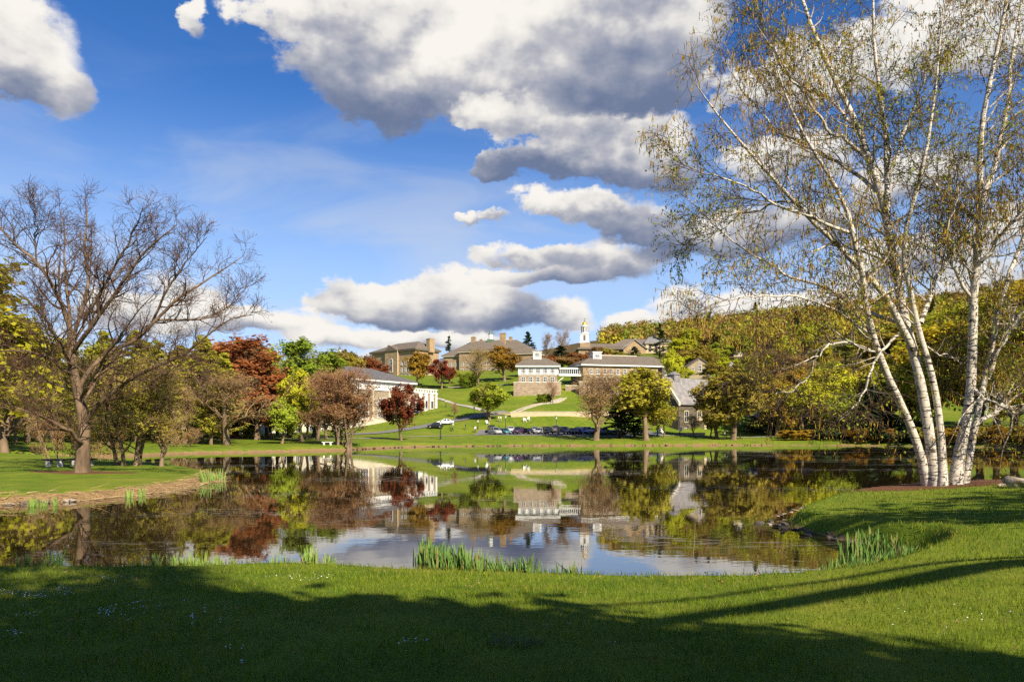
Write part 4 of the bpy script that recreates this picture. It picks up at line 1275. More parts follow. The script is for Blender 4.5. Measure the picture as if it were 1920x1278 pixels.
PR = {}
PR['round'] = [broad(s, cards_per=3, csize=.24) for s in (11, 12)]
PR['leafy'] = [broad(s, cards_per=5, csize=.23, nl=17, ang=56, jit=.20) for s in (21, 22, 23)]
PR['tall'] = [broad(s, H=18, trunk_h=.85, nl=26, ang=42, Lf=.30, Lt=.10, t0=.12, cards_per=4, csize=.27, jit=.2) for s in (31, 32)]
PR['bare'] = [broad(s, nl=15, trunk_h=.62, t0=.2, ang=40, up=.12, Lf=.5, Lt=.3, levels=((8, 42, .22, .1), (6, 42, .11, .06), (4, 40, .06, .035)), cards_per=1, csize=.12, twr=.016, mats=('bark_far', 'twig', 'brown')) for s in (41, 42)]
PR['vase'] = [broad(s, H=13, stems=6, lean=.09, trunk_h=.86, nl=66, t0=.16, ang=42, up=.10, Lf=.36, Lt=.13, r0=.15, levels=((8, 40, .17, .08), (6, 42, .09, .05), (4, 40, .05, .03)), cards_per=1, csize=.12, twr=.014, mats=('bark_far', 'twig_red', 'brown')) for s in (51,)]
PR['shrub'] = [broad(s, H=4, stems=7, lean=.45, trunk_h=.7, nl=42, t0=.1, ang=40, Lf=.35, Lt=.2, r0=.05, levels=((6, 42, .2, .1), (5, 40, .1, .06), (3, 40, .06, .04)), cards_per=1, csize=.07, jit=.05, twr=.007, mats=('twig', 'twig', 'brown')) for s in (61,)]
PR['bush'] = [broad(s, H=4, stems=6, lean=.5, trunk_h=.65, nl=36, t0=.05, ang=50, Lf=.4, Lt=.25, r0=.06, levels=((6, 48, .2, .1), (5, 45, .1, .06), (3, 45, .06, .04)), cards_per=5, csize=.13, jit=.10, twr=.007, mats=('bark_dark', 'twig_dark', 'green')) for s in (66,)]
PR['larch'] = [conifer(s, H=17, W=6.5, nb=80, per=56, csize=.24, droop=.04, ragged=.35, shape=.8, mats=('bark_far', 'twig', 'larch')) for s in (71, 72, 73)]
PR['conifer'] = [conifer(s, H=16, W=6.2, nb=70, per=64, csize=.26) for s in (81, 82)]
PR['ragged'] = [conifer(s, H=16, W=6.0, nb=36, per=64, csize=.30, ragged=.5, shape=.75) for s in (91,)]
_ti = [0]
MATSWAP_LEAF = ('olive_leaf', 'brown_bud', 'larch_needle', 'dark_needle', 'fresh_green_leaf')


def place(kind, px, D, top, w, leaf=None, label=None, group=None, name='broadleaf_tree', base=None, twig=None, bark=None, v=None, dz=0.0):
    """a tree of a kind at photo column px and distance D, its top at photo row top, w photo pixels wide"""
    lst = PR[kind]; i = _ti[0]; _ti[0] += 1
    pr = lst[i % len(lst) if v is None else v]
    x = UX(px, D); z0 = gz(x, D) if base is None else zpx(base, D)
    H = zpx(top, D) - z0
    root = empty(name, (x, D, z0 + dz), (i * 2.399) % 6.283)
    sc = w / F * D / pr.W
    root.scale = (sc, sc, H / pr.H)
    tag(root, label, 'tree', group)
    t = link('trunk', pr.tm, root); c = link('crown', pr.cm, root)
    def sw(o, slot, m):
        s = o.material_slots[slot]; s.link = 'OBJECT'; s.material = m
    if leaf: sw(c, 1, LF[leaf])
    if twig: sw(c, 0, M[twig])
    if bark: sw(t, 0, M[bark])
    return root


# ------------------------------------------------------------------ hero tree on the left spit
def limb(pts, K=24, d0=42.0, wob=.0, rng=None):
    """limb path from (photo x, photo y, depth offset) points, resampled smoothly"""
    W = np.array([U(a, b, d0 + c) for a, b, c in pts])
    s = np.r_[0, np.cumsum(np.linalg.norm(np.diff(W, axis=0), axis=1))]
    t = np.linspace(0, s[-1], K)
    C = np.stack([np.interp(t, s, W[:, k]) for k in range(3)], 1)
    for _ in range(2): C[1:-1] = (C[:-2] + 2 * C[1:-1] + C[2:]) / 4
    if rng is not None and wob: C[1:-1] += np.cumsum(rng.normal(0, wob, (K - 2, 3)), 0) * np.sin(np.linspace(0, math.pi, K - 2))[:, None]
    return C, s[-1]


def hero_bare():
    rng = np.random.default_rng(3)
    D0 = 42.0
    x0, z0 = UX(154, D0), gz(UX(154, D0), D0)
    ybase = HY - (z0 - .25 - EYE) / D0 * F
    L = [  # path, radius at foot, radius at tip
        ([(154, ybase, 0), (155, 862, 0), (156, 838, 0), (159, 793, 0), (152, 760, 0), (146, 734, .1), (139, 706, .1), (135, 686, .2), (134, 652, .3), (133, 622, .3)], .36, .18),
        ([(133, 624, .3), (122, 585, 0), (106, 546, -.5), (70, 500, -1), (35, 464, -1.6), (0, 428, -2), (-40, 392, -2.2)], .17, .03),
        ([(135, 640, .3), (157, 570, .8), (168, 533, 1), (163, 490, 1.6), (158, 440, 2), (165, 405, 2.3), (160, 375, 2.4)], .15, .025),
        ([(133, 622, .3), (128, 575, 1), (115, 520, 1.8), (118, 470, 2.5), (120, 430, 3), (112, 392, 3.5)], .13, .025),
        ([(137, 660, .2), (160, 625, -.6), (186, 594, -1.2), (210, 560, -1.5), (240, 520, -2), (266, 485, -2.4), (300, 450, -2.8), (332, 420, -3)], .17, .03),
        ([(186, 594, -1.2), (182, 560, -1.6), (205, 505, -2.4), (232, 450, -3), (258, 415, -3.6), (268, 390, -4)], .11, .025),
        ([(146, 734, .1), (165, 690, .4), (205, 655, .8), (250, 637, 1), (285, 605, 1.3), (315, 575, 1.4), (346, 554, 1.6), (385, 526, 2), (420, 505, 2.4), (455, 480, 3)], .18, .025),
        ([(285, 605, 1.3), (305, 560, 1), (330, 510, .6), (355, 475, .2), (388, 445, -.2)], .10, .02),
        ([(290, 600, 1.2), (340, 600, 2), (390, 590, 2.6), (435, 565, 3), (466, 535, 3.2)], .09, .02),
        ([(157, 800, 0), (178, 760, -.6), (205, 740, -1), (245, 705, -1.6), (300, 680, -2), (345, 660, -2.4), (372, 634, -2.8), (400, 612, -3), (430, 594, -3), (475, 590, -3.2)], .17, .02),
        ([(300, 680, -2), (330, 690, -3), (360, 700, -3.6), (380, 730, -4)], .07, .02),
        ([(156, 835, 0), (146, 822, -.8), (128, 806, -1.6), (110, 800, -2), (92, 790, -2.4), (60, 775, -3), (20, 760, -3.4)], .17, .03),
        ([(139, 706, .1), (100, 678, -1), (60, 668, -2), (20, 664, -2.8), (-30, 655, -3.4)], .12, .025),
        ([(146, 734, .1), (110, 720, 1.5), (70, 712, 2.5), (20, 700, 3.4)], .09, .02),
        ([(152, 760, 0), (190, 700, 2), (230, 670, 3.4), (280, 655, 4.5), (330, 640, 5.2)], .11, .02),
        ([(135, 690, .2), (90, 600, 2.4), (40, 545, 4), (-10, 500, 5)], .11, .02),
        ([(134, 650, .3), (180, 560, 3.2), (230, 500, 5), (290, 460, 6)], .11, .02),
        ([(70, 500, -1), (60, 450, -1.5), (62, 420, -2), (66, 385, -2.2)], .07, .02),
        ([(135, 690, .2), (110, 640, -2.5), (80, 590, -4.2), (70, 540, -5)], .10, .02),
        ([(150, 750, 0), (180, 690, -2.8), (220, 640, -4.6), (250, 590, -5.6), (300, 540, -6.2)], .11, .02),
    ]
    sets = []; lp = []; lr = []
    K = 22
    for i, (p, r0, r1) in enumerate(L):
        C, ln = limb(p, K, D0, .045 if i else 0, rng)
        t = np.linspace(0, 1, K)
        R = (r1 + (r0 - r1) * (1 - t) ** .85) * (1 if i == 0 else .74)
        if i == 0: R[0] *= 1.45; R[1] *= 1.2; R[2] *= 1.08
        C = C - np.array([x0, D0, z0])
        lp.append(C); lr.append(R)
    lp = np.array(lp); lr = np.array(lr)
    sets.append((lp, lr, 9))
    tw = []
    p, d, Ls, R = spawn(rng, lp[1:], lr[1:], 15, .16, 1.0, 46, 14, 2.7, .8, .62, .015, up=.4)
    a, ar = grow(rng, p, d, Ls, np.minimum(R, .06), 8, .28, .17, .05); tw.append((a, ar, 5))
    p, d, Ls, R = spawn(rng, a, ar, 7, .15, 1.0, 46, 14, 1.4, .5, .62, .011, up=.35)
    b, br = grow(rng, p, d, Ls, R, 5, .4, .2, .05); tw.append((b, br, 3))
    p, d, Ls, R = spawn(rng, b, br, 5, .15, 1.0, 46, 14, .7, .3, .65, .0085, up=.3)
    c, cr = grow(rng, p, d, Ls, R, 3, .5, .2, .04); tw.append((c, cr, 3))
    sel = rng.random(len(c)) < .5
    C = c[sel, -1] + rng.normal(0, .01, (sel.sum(), 3))
    lv = cards(rng, C, .035)
    tm, cm = tree_meshes('bare_tree', sets, tw, [lv], ('bark', 'twig_hero', 'rust'))
    root = empty('bare_tree', (x0, D0, z0))
    tag(root, 'large spreading bare tree with a leaning grey trunk on the left spit', 'tree')
    link('trunk', tm, root); link('crown', cm, root)


hero_bare()


# ------------------------------------------------------------------ hero birch clump on the right bank
def hero_birch():
    rng = np.random.default_rng(8)
    D0 = 26.0
    x0 = UX(1772, D0); z0 = gz(x0, D0)
    yb = HY - (z0 - .25 - EYE) / D0 * F
    S = [
        ([(1742, yb, .2), (1735, 887, .1), (1722, 830, 0), (1688, 753, -.3), (1658, 694, -.6), (1634, 628, -.9), (1619, 575, -1.2), (1611, 517, -1.5), (1597, 437, -1.7), (1578, 362, -1.8), (1540, 315, -2), (1500, 250, -2.1), (1470, 180, -2.2), (1450, 100, -2.3)], .175, .02),
        ([(1757, yb, 0), (1753, 887, 0), (1747, 827, 0), (1735, 768, 0), (1726, 709, 0), (1717, 664, 0), (1694, 605, .1), (1677, 493, .2), (1663, 423, .3), (1653, 366, .4), (1630, 305, .5), (1611, 249, .6), (1588, 197, .7), (1559, 141, .8), (1531, 80, .9), (1503, 0, 1), (1480, -90, 1.1), (1470, -170, 1.1)], .225, .03),
        ([(1717, 664, 0), (1694, 620, -.3), (1679, 590, -.5), (1663, 554, -.7), (1620, 505, -1), (1569, 451, -1.5), (1503, 380, -2.2), (1451, 329, -2.6), (1390, 263, -3), (1340, 205, -3.4), (1290, 140, -3.8)], .15, .012),
        ([(1663, 423, .3), (1664, 380, .6), (1665, 329, .9), (1665, 258, 1.1), (1653, 141, 1.4), (1646, 70, 1.6), (1642, 0, 1.7), (1640, -110, 1.8)], .13, .02),
        ([(1768, yb, -.25), (1768, 887, -.2), (1765, 798, -.2), (1753, 703, -.2), (1738, 649, -.2), (1726, 605, -.3), (1724, 573, -.4), (1703, 470, -.6), (1712, 410, -.7), (1738, 352, -.8), (1748, 280, -.9), (1760, 190, -1), (1762, 90, -1.1), (1770, 0, -1.2)], .15, .02),
        ([(1726, 605, -.3), (1745, 555, 0), (1780, 484, .4), (1808, 427, .6), (1830, 380, .7)], .11, .02),
        ([(1790, yb, -.1), (1792, 890, -.1), (1798, 842, -.1), (1813, 789, -.1), (1822, 738, -.1), (1820, 679, -.1), (1822, 605, -.1), (1822, 578, -.1), (1825, 507, -.2), (1834, 413, -.3), (1836, 329, -.3), (1834, 263, -.4), (1851, 164, -.5), (1869, 94, -.5), (1888, 0, -.6), (1900, -120, -.7)], .215, .03),
        ([(1834, 413, -.3), (1850, 350, .1), (1865, 305, .4), (1883, 211, .7), (1893, 94, 1), (1912, 0, 1.2), (1930, -100, 1.4)], .13, .02),
        ([(1806, yb, .25), (1808, 893, .25), (1822, 842, .3), (1828, 798, .4), (1839, 738, .5), (1851, 709, .6), (1860, 649, .7), (1875, 584, .8), (1881, 560, .9), (1905, 480, 1.2), (1935, 400, 1.4), (1970, 280, 1.8), (2000, 150, 2)], .14, .02),
        ([(1828, 798, .4), (1836, 790, .5), (1858, 765, .8), (1875, 750, 1), (1905, 725, 1.4), (1950, 690, 1.8)], .10, .02),
        ([(1851, 709, .6), (1870, 660, .3), (1884, 625, 0), (1917, 584, -.4), (1960, 530, -.8), (2020, 450, -1.2)], .12, .02),
        ([(1820, 722, -.1), (1835, 735, -.3), (1851, 741, -.5), (1881, 747, -.8), (1915, 732, -1.2), (1960, 715, -1.6)], .085, .015),
        ([(1684, 626, -.5), (1646, 664, -1), (1628, 703, -1.3), (1618, 753, -1.5), (1600, 775, -1.7), (1580, 786, -1.8), (1555, 796, -2)], .06, .010),
        ([(1694, 605, .1), (1660, 600, .4), (1600, 570, .8), (1541, 526, 1.2), (1475, 512, 1.6), (1442, 474, 2), (1367, 432, 2.4), (1301, 376, 2.8), (1255, 350, 3)], .085, .010),
        ([(1634, 628, -.9), (1590, 596, -1.3), (1540, 565, -1.8), (1480, 545, -2.3), (1420, 540, -2.8), (1360, 560, -3.2), (1300, 590, -3.5)], .055, .008),
        ([(1646, 660, -.7), (1590, 640, -1), (1534, 654, -1.4), (1515, 680, -1.5), (1481, 690, -1.7), (1440, 700, -1.9)], .06, .010),
        ([(1534, 654, -1.4), (1520, 690, -1.2), (1479, 720, -1), (1448, 716, -.8), (1415, 733, -.6)], .045, .008),
        ([(1653, 366, .4), (1600, 320, 1.2), (1540, 280, 1.8), (1470, 240, 2.4), (1400, 180, 3), (1340, 90, 3.4)], .085, .010),
        ([(1630, 305, .5), (1575, 240, -.4), (1510, 180, -1.2), (1450, 90, -1.8), (1400, 20, -2.2)], .08, .010),
        ([(1597, 437, -1.7), (1540, 420, -2.4), (1470, 400, -3), (1400, 360, -3.4), (1320, 330, -3.8), (1262, 300, -4)], .07, .010),
        ([(1665, 329, .9), (1700, 270, 1.4), (1735, 200, 1.8), (1760, 110, 2.1), (1775, 10, 2.3)], .08, .012),
        ([(1822, 560, -.1), (1780, 500, -.9), (1760, 440, -1.4), (1790, 370, -1.8), (1800, 290, -2)], .075, .012),
        ([(1825, 507, -.2), (1870, 450, -.9), (1910, 380, -1.6), (1960, 300, -2.1)], .09, .012),
        ([(1738, 649, -.2), (1775, 680, .8), (1800, 690, 1.4), (1812, 700, 1.8)], .035, .010),
        ([(1834, 413, -.3), (1790, 370, -.2), (1740, 330, -.1), (1700, 280, 0), (1680, 200, .1)], .06, .012),
        ([(1611, 249, .6), (1560, 190, 1.6), (1480, 150, 2.2), (1420, 60, 2.8)], .07, .010),
        ([(1503, 380, -2.2), (1440, 380, -1.6), (1380, 400, -1.2), (1310, 450, -.8), (1275, 470, -.6)], .05, .008),
    ]
    K = 26; lp, lr = [], []
    o = np.array([x0, D0, z0])
    for i, (p, r0, r1) in enumerate(S):
        C, ln = limb(p, K, D0, .02 if r0 > .12 else .05, rng)
        t = np.linspace(0, 1, K); R = (r1 + (r0 - r1) * (1 - t) ** .9) * .82
        if abs(p[0][1] - yb) < 1: R[0] *= 1.5; R[1] *= 1.22; R[2] *= 1.05
        lp.append(C - o); lr.append(R)
    lp, lr = np.array(lp), np.array(lr)
    stems = [0, 1, 4, 6, 8]
    root = empty('white_birch', tuple(o))
    tag(root, 'tall multi stemmed white birch hung with catkins on the right bank', 'tree')
    trunks = [i for i in stems]
    for i in trunks:
        V, Q, R = tubes([(lp[i:i + 1], lr[i:i + 1], 12)])
        link('stem', np_mesh('stem', V, Q, mats=[M['birch']], smooth=True, attrs={'rad': R}), root)
    rest = [i for i in range(len(S)) if i not in trunks]
    V, Q, R = tubes([(lp[rest], lr[rest], 7)])
    link('limbs', np_mesh('limbs', V, Q, mats=[M['birch']], smooth=True, attrs={'rad': R}), root)
    # fine crown
    big = lp; bigr = lr
    p, d, Ls, R = spawn(rng, big[rest], bigr[rest], 20, .15, 1.0, 44, 12, 2.3, .8, .5, .013, up=.35)
    p2, d2, L2, R2 = spawn(rng, big[trunks], bigr[trunks], 32, .34, 1.0, 46, 12, 2.9, 1.0, .35, .013, up=.3)
    p, d, Ls, R = np.r_[p, p2], np.r_[d, d2], np.r_[Ls, L2], np.r_[R, R2]
    a, ar = grow(rng, p, d, Ls, np.minimum(R, .042), 8, .22, .13, .035)
    p, d, Ls, R = spawn(rng, a, ar, 6, .15, 1.0, 42, 12, 1.15, .4, .6, .0075, up=.1)
    b, br = grow(rng, p, d, Ls, R, 5, .5, .16, -.03)
    p, d, Ls, R = spawn(rng, b, br, 4, .2, 1.0, 42, 14, .62, .3, .7, .0055, up=-.2)
    c, cr = grow(rng, p, d, Ls, R, 4, .6, .16, -.12)
    tips = c[:, -1]
    # catkins hang from the tips, in clumps of the crown
    def field(P, s, seed):
        r2 = np.random.default_rng(seed); v = np.zeros(len(P))
        for _ in range(6):
            k = r2.normal(0, s, 3); v += np.sin(P @ k + r2.random() * 6.28)
        return v / 6 ** .5
    f = field(tips, .55, 4)
    pc = np.clip(.68 + .5 * f, .14, 1.0)
    pc = pc * np.clip(.45 + tips[:, 2] / 14, .45, 1)
    sel = rng.random(len(tips)) < pc
    T = tips[sel]
    n = len(T)
    Tn = np.repeat(T, 2, 0) + rng.normal(0, .05, (2 * n, 3))
    ln = rng.uniform(.09, .20, len(Tn))
    kp = np.stack([Tn, Tn + np.c_[rng.normal(0, .012, (len(Tn), 2)), -ln * .5], Tn + np.c_[rng.normal(0, .02, (len(Tn), 2)), -ln]], 1)
    kr = np.repeat(np.array([[.008, .0125, .005]]), len(Tn), 0)
    cvv, cqq, _ = tubes([(kp, kr, 3)])
    g = field(b.reshape(-1, 3)[::6], .5, 9)
    Lc = np.concatenate([along_pts(rng, c, 3, .04)])
    gl = field(Lc, .5, 9) + .5 * np.clip((6 - Lc[:, 2]) / 6, -1, 1)
    Lc = Lc[rng.random(len(Lc)) < np.clip(.58 + .4 * gl, .16, 1.0)]
    lv = cards(rng, Lc, .042, .7)
    V, Q, R = tubes([(a, ar, 4), (b, br, 3), (c, cr, 3)])
    qm = np.zeros(len(Q), np.int32)
    ms = [M['birch'], LF['catkin'], LF['birch']]
    for k, (vv, qq) in enumerate(((cvv, cqq), lv)):
        Q = np.concatenate([Q, qq + len(V)]); V = np.concatenate([V, vv]); R = np.concatenate([R, np.full(len(vv), .004)])
        qm = np.concatenate([qm, np.full(len(qq), k + 1, np.int32)])
    link('crown', np_mesh('birch_crown', V, Q, mats=ms, qm=qm, attrs={'rad': R}), root)
    print('birch faces', len(Q), 'tips', len(tips))


hero_birch()

# ------------------------------------------------------------------ the trees round the pond and up the hill
_rt = random.Random(12)
G_L = 'yellow green larches behind the bare tree'
for i, px in enumerate([-150, -105, -60, -20, 15, 48, 80, 108, 140, 168, 196, 222, 250, 276, 300, 326, 350, 376, 400, 425]):
    D = _rt.uniform(118, 140)
    place('larch', px + _rt.uniform(-8, 8), D, _rt.choice([622, 632, 640, 650, 658, 664]) - (26 if px < 20 else 0), _rt.uniform(66, 100), 'larch', 'soft yellow green larch in the dense belt behind the bare tree', G_L, 'larch_tree')
for i, px in enumerate([-120, -40, 30, 95, 160, 225, 285, 345, 405, 455]):
    D = _rt.uniform(146, 172)
    place('tall', px + _rt.uniform(-10, 10), D, _rt.uniform(640, 676), _rt.uniform(90, 120), _rt.choice(['lime', 'straw', 'larch']), 'olive green tree in the second row behind the larches', 'olive trees behind the larches')
place('tall', 8, 84, 482, 250, 'yellow', 'tall yellow green tree rising at the left edge behind the bare tree')
place('tall', -70, 96, 500, 260, 'gold', 'golden tree at the far left edge beside the tall yellow green tree')
for px, D, top, w, k, lf in ((30, 112, 720, 90, 'bare', 'olive'), (205, 112, 700, 110, 'bare', 'olive'), (345, 122, 715, 90, 'bare', 'brown')):
    place(k, px, D, top, w, lf, 'grey brown twiggy tree standing on the lawn before the larches', 'bare trees before the larches', 'bare_tree')
place('vase', 243, 51.5, 665, 175, 'straw', 'small multi stemmed tree with pale stems between the bare tree and the pond', twig='twig', name='multi_stemmed_tree')
place('bare', 303, 50.5, 738, 120, 'straw', 'small dense twiggy tree at the tip of the left spit', name='bare_tree')
place('shrub', 118, 58, 768, 110, 'brown', 'wide brown leafless shrub behind the stone benches', name='shrub')
place('shrub', 195, 60, 778, 90, 'orange', 'low amber shrub right of the big bare trunk', name='shrub')
place('shrub', 345, 110, 800, 70, 'brown', 'low brown shrub on the far lawn behind the spit', name='shrub')
# left bank group
place('bare', 425, 118, 692, 190, 'brown', 'grey brown bare tree with a short forked trunk on the left bank', name='bare_tree', twig='twig')
place('tall', 482, 142, 640, 140, 'rust', 'tall rust red tree with a thick pale trunk on the left bank', v=0)
place('tall', 440, 150, 645, 130, 'rust', 'rust red tree left of the tall one with the thick trunk', v=1)
place('leafy', 505, 150, 690, 90, 'orange', 'amber tree filling under the rust red crowns')
place('tall', 545, 160, 640, 110, 'green', 'tall fresh green tree right of the rust red ones')
place('tall', 590, 172, 662, 90, 'green', 'fresh green tree behind the brown multi stemmed clump')
place('tall', 520, 175, 655, 80, 'lime', 'light green tree between the rust red and fresh green crowns')
place('ragged', 540, 158, 715, 46, 'conifer', 'dark narrow evergreen deep between the left bank trees', name='conifer_tree')
place('leafy', 529, 124, 748, 70, 'lime', 'young bright green tree with a thin straight trunk on the left bank')
place('leafy', 566, 134, 696, 84, 'yellow', 'yellow green tree beside the brown multi stemmed clump')
place('vase', 645, 124, 690, 120, 'brown', 'wide brown multi stemmed tree with pale trunks in front of the library', name='multi_stemmed_tree')
place('bare', 595, 140, 690, 100, 'brown', 'thin brown bare tree left of the brown multi stemmed clump', name='bare_tree', twig='twig_red')
place('leafy', 752, 166, 722, 76, 'copper', 'dark copper leaved tree standing alone before the library')
for px, D in ((470, 160), (500, 168), (575, 150), (612, 152), (630, 160)):
    place('round', px, D, 715, 70, _rt.choice(['olive', 'brown', 'green']), 'olive brown tree in the shade at the back of the left bank', 'shaded trees of the left bank')
# hill, left half
place('leafy', 612, 285, 668, 70, 'green', 'round green tree on the rise left of the library roof')
place('leafy', 655, 300, 655, 66, 'olive', 'olive tree above the library roof ridge')
place('leafy', 690, 310, 666, 50, 'brown', 'brown tree at the left corner of the hilltop hall')
place('leafy', 636, 320, 668, 50, 'lime', 'light green tree under the distant hall roof')
place('leafy', 708, 300, 672, 40, 'rust', 'low rust coloured tree by the hilltop hall')
place('round', 780, 292, 660, 56, 'orange', 'amber tree in front of the hilltop hall with the arched window')
place('leafy', 828, 286, 674, 44, 'red', 'small dark red tree on the slope between the two hilltop halls')
place('round', 843, 300, 690, 34, 'olive', 'slender olive tree behind the small dark red tree')
place('bare', 897, 284, 650, 72, 'olive', 'tall olive bare tree before the wide hilltop hall', name='bare_tree')
place('leafy', 946, 300, 650, 72, 'orange', 'round amber tree at the right end of the wide hilltop hall')
place('leafy', 985, 318, 676, 50, 'red', 'dark red tree beside the round amber tree')
place('bush', 879, 284, 700, 30, 'green', 'dark rounded bush on the hilltop lawn', name='bush')
place('leafy', 918, 215, 718, 78, 'lime', 'round bright green tree alone on the slope above the car park')
place('ragged', 843, 420, 630, 24, 'conifer', 'ragged dark conifer between the two hilltop halls', name='conifer_tree')
place('conifer', 993, 400, 622, 32, 'conifer', 'dark pointed conifer behind the white pavilion', name='conifer_tree')
place('conifer', 1052, 395, 648, 40, 'conifer', 'broad dark conifer beneath the bare hilltop trees', name='conifer_tree')
place('bare', 1026, 400, 622, 30, 'brown', 'bare slender tree on the hilltop beside the pointed conifer', name='bare_tree', twig='twig')
place('bare', 1053, 410, 618, 40, 'brown', 'bare wide tree on the hilltop left of the steeple', name='bare_tree', twig='twig')
for i, (px, top, lf) in enumerate(((1012, 668, 'brown'), (1030, 664, 'rust'), (1050, 668, 'brown'), (1068, 664, 'brown'), (1088, 660, 'rust'), (1104, 664, 'brown'), (1122, 650, 'brown'), (1145, 652, 'olive'), (1160, 660, 'green'))):
    place('leafy', px, 330, top, 44, lf, 'brown budding tree on the rise behind the pavilion and stone hall', 'brown trees behind the pavilion')
place('ragged', 1237, 372, 607, 34, 'conifer', 'tall dark ragged conifer before the chapel block', name='conifer_tree')
place('conifer', 1186, 376, 650, 30, 'conifer', 'small dark conifer at the chapel porch', name='conifer_tree')
place('leafy', 1262, 262, 655, 50, 'yellow', 'yellow green tree at the right end of the stone hall')
place('leafy', 1204, 258, 690, 50, 'olive', 'olive tree before the right half of the stone hall')
place('bare', 1037, 242, 712, 26, 'brown', 'thin bare tree beside the hillside stairs', name='bare_tree', twig='twig_red')
place('bush', 1022, 244, 738, 26, 'green', 'low green bush beside the hillside stairs', name='bush')
place('bare', 852, 222, 752, 20, 'rust', 'slender young tree by the drive', name='bare_tree')
for i in range(9):
    px = 782 + i * 9.2
    place('bush', px, 229 + i * .5, 788 - i * 1.2, 13, 'olive', 'small planted shrub in the row on the bank beside the library', 'shrubs in the row beside the library', 'bush', v=0)
# far bank, centre and right
place('bare', 1118, 176, 690, 160, 'brown', 'olive brown bare tree with a forked trunk before the car park', name='bare_tree', v=0)
place('bare', 1162, 188, 700, 110, 'brown', 'brown bare tree behind the forked one by the car park', name='bare_tree')
place('round', 1212, 177, 692, 136, 'straw', 'wide yellow green budding tree left of the sign board')
place('leafy', 1246, 186, 745, 36, 'lime', 'light green tree beside the sign board')
place('conifer', 1164, 182, 738, 72, 'conifer', 'low dark evergreen between the bare tree and the budding tree', name='conifer_tree')
place('conifer', 1190, 184, 764, 46, 'conifer', 'squat dark evergreen under the budding tree', name='conifer_tree')
place('round', 1374, 184, 696, 136, 'olive', 'wide olive tree with a short trunk right of the gabled building')
place('leafy', 1332, 190, 764, 40, 'lime', 'small green tree with a pale trunk before the gabled building')
place('leafy', 1344, 187, 710, 92, 'olive', 'olive tree close against the right part of the gabled roof')
place('bare', 1300, 196, 775, 40, 'olive', 'small bare tree at the gabled building wall', name='bare_tree')
for px, D, top, w, k, lf in ((1425, 205, 690, 90, 'leafy', 'olive'), (1455, 196, 720, 80, 'round', 'orange'), (1480, 212, 690, 90, 'leafy', 'orange'), (1508, 192, 712, 96, 'leafy', 'yellow'), (1545, 200, 690, 110, 'leafy', 'yellow'), (1580, 190, 730, 80, 'leafy', 'lime'), (1605, 205, 680, 110, 'leafy', 'olive'),
                             (1700, 190, 640, 150, 'leafy', 'yellow'), (1650, 200, 690, 120, 'leafy', 'olive'), (1760, 182, 610, 180, 'leafy', 'gold'), (1830, 176, 600, 190, 'leafy', 'gold'), (1900, 165, 545, 220, 'tall', 'gold'), (1975, 160, 540, 240, 'tall', 'yellow'), (1870, 200, 570, 180, 'tall', 'yellow'), (1740, 215, 620, 160, 'tall', 'olive'), (2060, 150, 560, 240, 'tall', 'gold')):
    place(k, px, D, top, w, lf, 'yellow to olive spring tree in the belt along the right bank', 'spring trees along the right bank')
for px, D, top, w, k in ((1640, 178, 725, 80, 'conifer'), (1668, 182, 760, 60, 'ragged'), (1715, 172, 790, 60, 'conifer'), (1410, 206, 780, 50, 'ragged'), (1445, 203, 786, 50, 'conifer')):
    place(k, px, D, top, w, 'conifer', 'low dark evergreen under the spring trees of the right bank', 'dark evergreens of the right bank', 'conifer_tree')
for i, (px, D) in enumerate(((1500, 186), (1560, 184), (1640, 172), (1690, 168), (1745, 164), (1800, 158), (1850, 154), (1900, 148), (1950, 140))):
    place('bush', px, D, 806 - i * 1.2, 80, _rt.choice(['olive', 'conifer', 'orange']), 'low brushy bush at the water edge of the right bank', 'bushes at the right water edge', 'bush')
for px, D, top, w, lf in ((1285, 290, 690, 40, 'yellow'), (1262, 300, 684, 40, 'olive'), (1345, 300, 680, 44, 'olive'), (1362, 320, 670, 50, 'yellow'), (1392, 290, 682, 54, 'olive'), (1420, 300, 670, 60, 'lime'), (1318, 345, 655, 50, 'olive'), (1290, 350, 650, 50, 'brown'), (1345, 360, 645, 50, 'lime'), (1410, 250, 700, 70, 'olive'), (1450, 260, 690, 70, 'brown'), (1352, 262, 700, 40, 'orange'), (1500, 250, 690, 80, 'olive'), (1550, 260, 680, 80, 'lime'), (1610, 250, 690, 90, 'olive')):
    place('leafy', px, D, top, w, lf, 'spring tree between the gabled building and the wooded hill', 'spring trees behind the gabled building')
# individual trees on the hill to the right
_hl = ['olive', 'yellow', 'lime', 'brown', 'olive', 'orange', 'green', 'yellow', 'olive', 'lime']
for i in range(64):
    D = _rt.uniform(250, 470)
    px = _rt.uniform(1285, 1960) if i > 8 else _rt.uniform(1270, 1440)
    if 1280 < px < 1400 and D < 345: D = _rt.uniform(345, 470)
    x = UX(px, D); z = gz(x, D)
    top = HY - (z + _rt.uniform(9, 14) - EYE) / D * F
    place(_rt.choice(['leafy', 'leafy', 'tall', 'round']), px, D, top, _rt.uniform(9, 13) / D * F, _hl[i % 10], 'spring coloured tree on the wooded hillside', 'trees on the wooded hillside')
for i in range(9):
    D = _rt.uniform(430, 600); px = 1280 + i * 70 + _rt.uniform(-25, 25)
    x = UX(px, D); z = gz(x, D)
    place('conifer', px, D, HY - (z + _rt.uniform(13, 19) - EYE) / D * F, 7.0 / D * F, 'conifer', 'dark pointed conifer rising from the wooded hillside', 'conifers on the wooded hillside', 'conifer_tree')


